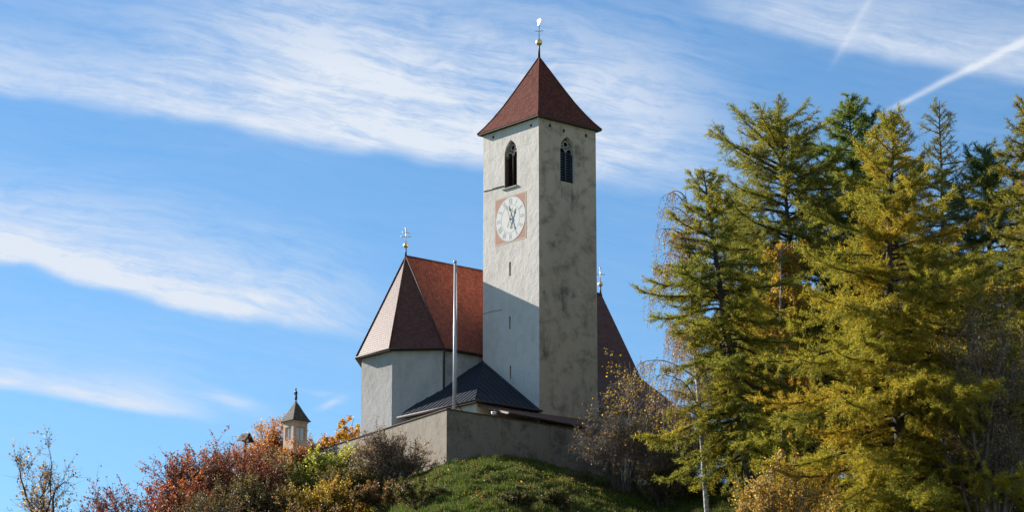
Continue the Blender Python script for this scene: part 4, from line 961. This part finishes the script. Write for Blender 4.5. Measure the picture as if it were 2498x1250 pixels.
shrub('rust red shrub at the foot of the shrine', (-15.9, 195.5), 1, 1.3, 1.1, [(0.36, 0.14, 0.06), (0.30, 0.12, 0.05), (0.36, 0.19, 0.06)], [4, 3, 2], 54, stems=18, n2=10, n3=7, nleaf=5500, leaf=(0.09, 0.16), low=0.5, top=34.4, r0=0.03)
shrub('pink-orange leaved small tree behind the shrine', (-18.5, 206), 1, 2.5, 2.0, [(0.40, 0.19, 0.06), (0.34, 0.17, 0.08), (0.42, 0.22, 0.05)], [4, 3, 2], 47, stems=44, n2=12, n3=8, nleaf=26000, leaf=(0.10, 0.17), low=0.5, top=37.3, r0=0.025, **F2)
shrub('slim orange leaved tree just right of the shrine', (-15.4, 206), 1, 1.25, 1.2, [(0.38, 0.18, 0.07), (0.32, 0.15, 0.08), (0.42, 0.22, 0.05)], [4, 3, 2], 55, stems=34, n2=11, n3=8, nleaf=15000, leaf=(0.10, 0.17), low=0.5, top=36.7, r0=0.025, **F2)
shrub('golden orange tree top peeping over the wall left of the choir', (-13.6, 215), 1, 1.05, 1.0, [(0.46, 0.25, 0.015), (0.42, 0.20, 0.015), (0.36, 0.24, 0.02)], [4, 3, 2], 48, stems=40, n2=12, n3=8, nleaf=26000, leaf=(0.11, 0.18), low=0.62, top=39.2, r0=0.02, **F2)
shrub('pale yellow-green creeper heaped over the left end of the retaining wall', (-12.9, 194.2), 1, 2.9, 1.3, [(0.36, 0.36, 0.06), (0.30, 0.31, 0.05), (0.42, 0.40, 0.12), (0.20, 0.20, 0.04)], [4, 3, 2, 2], 49, stems=40, n2=11, n3=8, nleaf=24000, leaf=(0.10, 0.18), low=0.45, top=33.2, arch=0.1, r0=0.025)
shrub('grey-purple bush with dark seed heads against the retaining wall', (-8.7, 188.3), 1, 2.7, 1.5, [(0.24, 0.17, 0.13), (0.17, 0.12, 0.09), (0.28, 0.19, 0.10), (0.06, 0.045, 0.04)], [4, 3, 3, 2], 50, stems=34, n2=11, n3=8, nleaf=7000, leaf=(0.08, 0.15), bark='grey_bark', low=0.45, top=33.6, r0=0.025)
shrub('mustard yellow shrub at the bottom below the creeper', (-12.77, 180), 1, 3.6, 2.2, [(0.30, 0.20, 0.025), (0.22, 0.17, 0.03), (0.34, 0.17, 0.03), (0.13, 0.11, 0.03)], [4, 3, 2, 2], 51, stems=32, n2=11, n3=8, nleaf=17000, leaf=(0.09, 0.17), low=0.4, top=28.6, r0=0.03)
shrub('brown russet shrub at the left end of the grass bank', (-8.4, 178), 1, 2.5, 1.9, [(0.18, 0.10, 0.05), (0.24, 0.11, 0.045), (0.12, 0.09, 0.04), (0.16, 0.13, 0.03)], [4, 2, 3, 2], 52, stems=26, n2=10, n3=8, nleaf=10000, leaf=(0.08, 0.15), low=0.4, top=28.2, r0=0.03)
shrub('dark green bush in the hollow between creeper and mustard shrub', (-11.85, 188), 1, 3.2, 1.7, [(0.085, 0.075, 0.025), (0.12, 0.09, 0.03), (0.17, 0.12, 0.035)], [4, 3, 2], 53, stems=30, n2=11, n3=8, nleaf=13000, leaf=(0.09, 0.16), low=0.4, top=31.1, r0=0.03)
shrub('rust coloured bush around the foot of the wayside cross', (-19.9, 196), 1, 2.0, 1.4, [(0.25, 0.09, 0.05), (0.22, 0.11, 0.06), (0.28, 0.13, 0.05)], [4, 3, 2], 58, stems=26, n2=10, n3=8, nleaf=9000, leaf=(0.09, 0.16), low=0.45, top=34.05, r0=0.03)
shrub('dark brown undergrowth between the bare grey bush and the white birch trunk', (10.4, 183), 1, 2.9, 1.6, [(0.09, 0.07, 0.035), (0.13, 0.09, 0.035), (0.20, 0.14, 0.03)], [4, 3, 1], 59, stems=30, n2=10, n3=8, nleaf=6000, leaf=(0.08, 0.15), bark='grey_bark', low=0.45, top=30.6, r0=0.02)
shrub('rusty brown scrub at the lower left below the mustard shrub', (-13.2, 171), 1, 3.0, 2.0, [(0.20, 0.11, 0.05), (0.26, 0.13, 0.045), (0.14, 0.10, 0.04), (0.20, 0.16, 0.03)], [4, 2, 3, 2], 56, stems=26, n2=10, n3=8, nleaf=10000, leaf=(0.08, 0.15), low=0.4, top=26.0, r0=0.03)
shrub('blackish olive scrub at the bottom below the red bushes', (-19.0, 174), 1, 3.4, 2.0, [(0.07, 0.06, 0.025), (0.10, 0.07, 0.03), (0.15, 0.08, 0.035)], [4, 3, 2], 57, stems=28, n2=10, n3=8, nleaf=11000, leaf=(0.08, 0.15), low=0.4, top=27.3, r0=0.03)
for i, (x, y, h, r_, lab) in enumerate([(-5.7, 164.5, 1.5, 2.2, 'low dark scrub at the bottom left corner of the grass bank'), (0.3, 161.5, 0.9, 1.3, 'low dark scrub at the bottom middle of the grass bank'), (2.7, 164.8, 1.1, 1.5, 'low dark scrub on the grass bank toward the bare grey bush')]):
    shrub(lab, (x, y), h, r_, 1.0, [(0.05, 0.06, 0.018), (0.09, 0.085, 0.025), (0.13, 0.085, 0.04)], [4, 3, 2], 60 + i, stems=18, n2=9, n3=6, nleaf=3000, leaf=(0.07, 0.13), low=0.3, name='low_shrub')
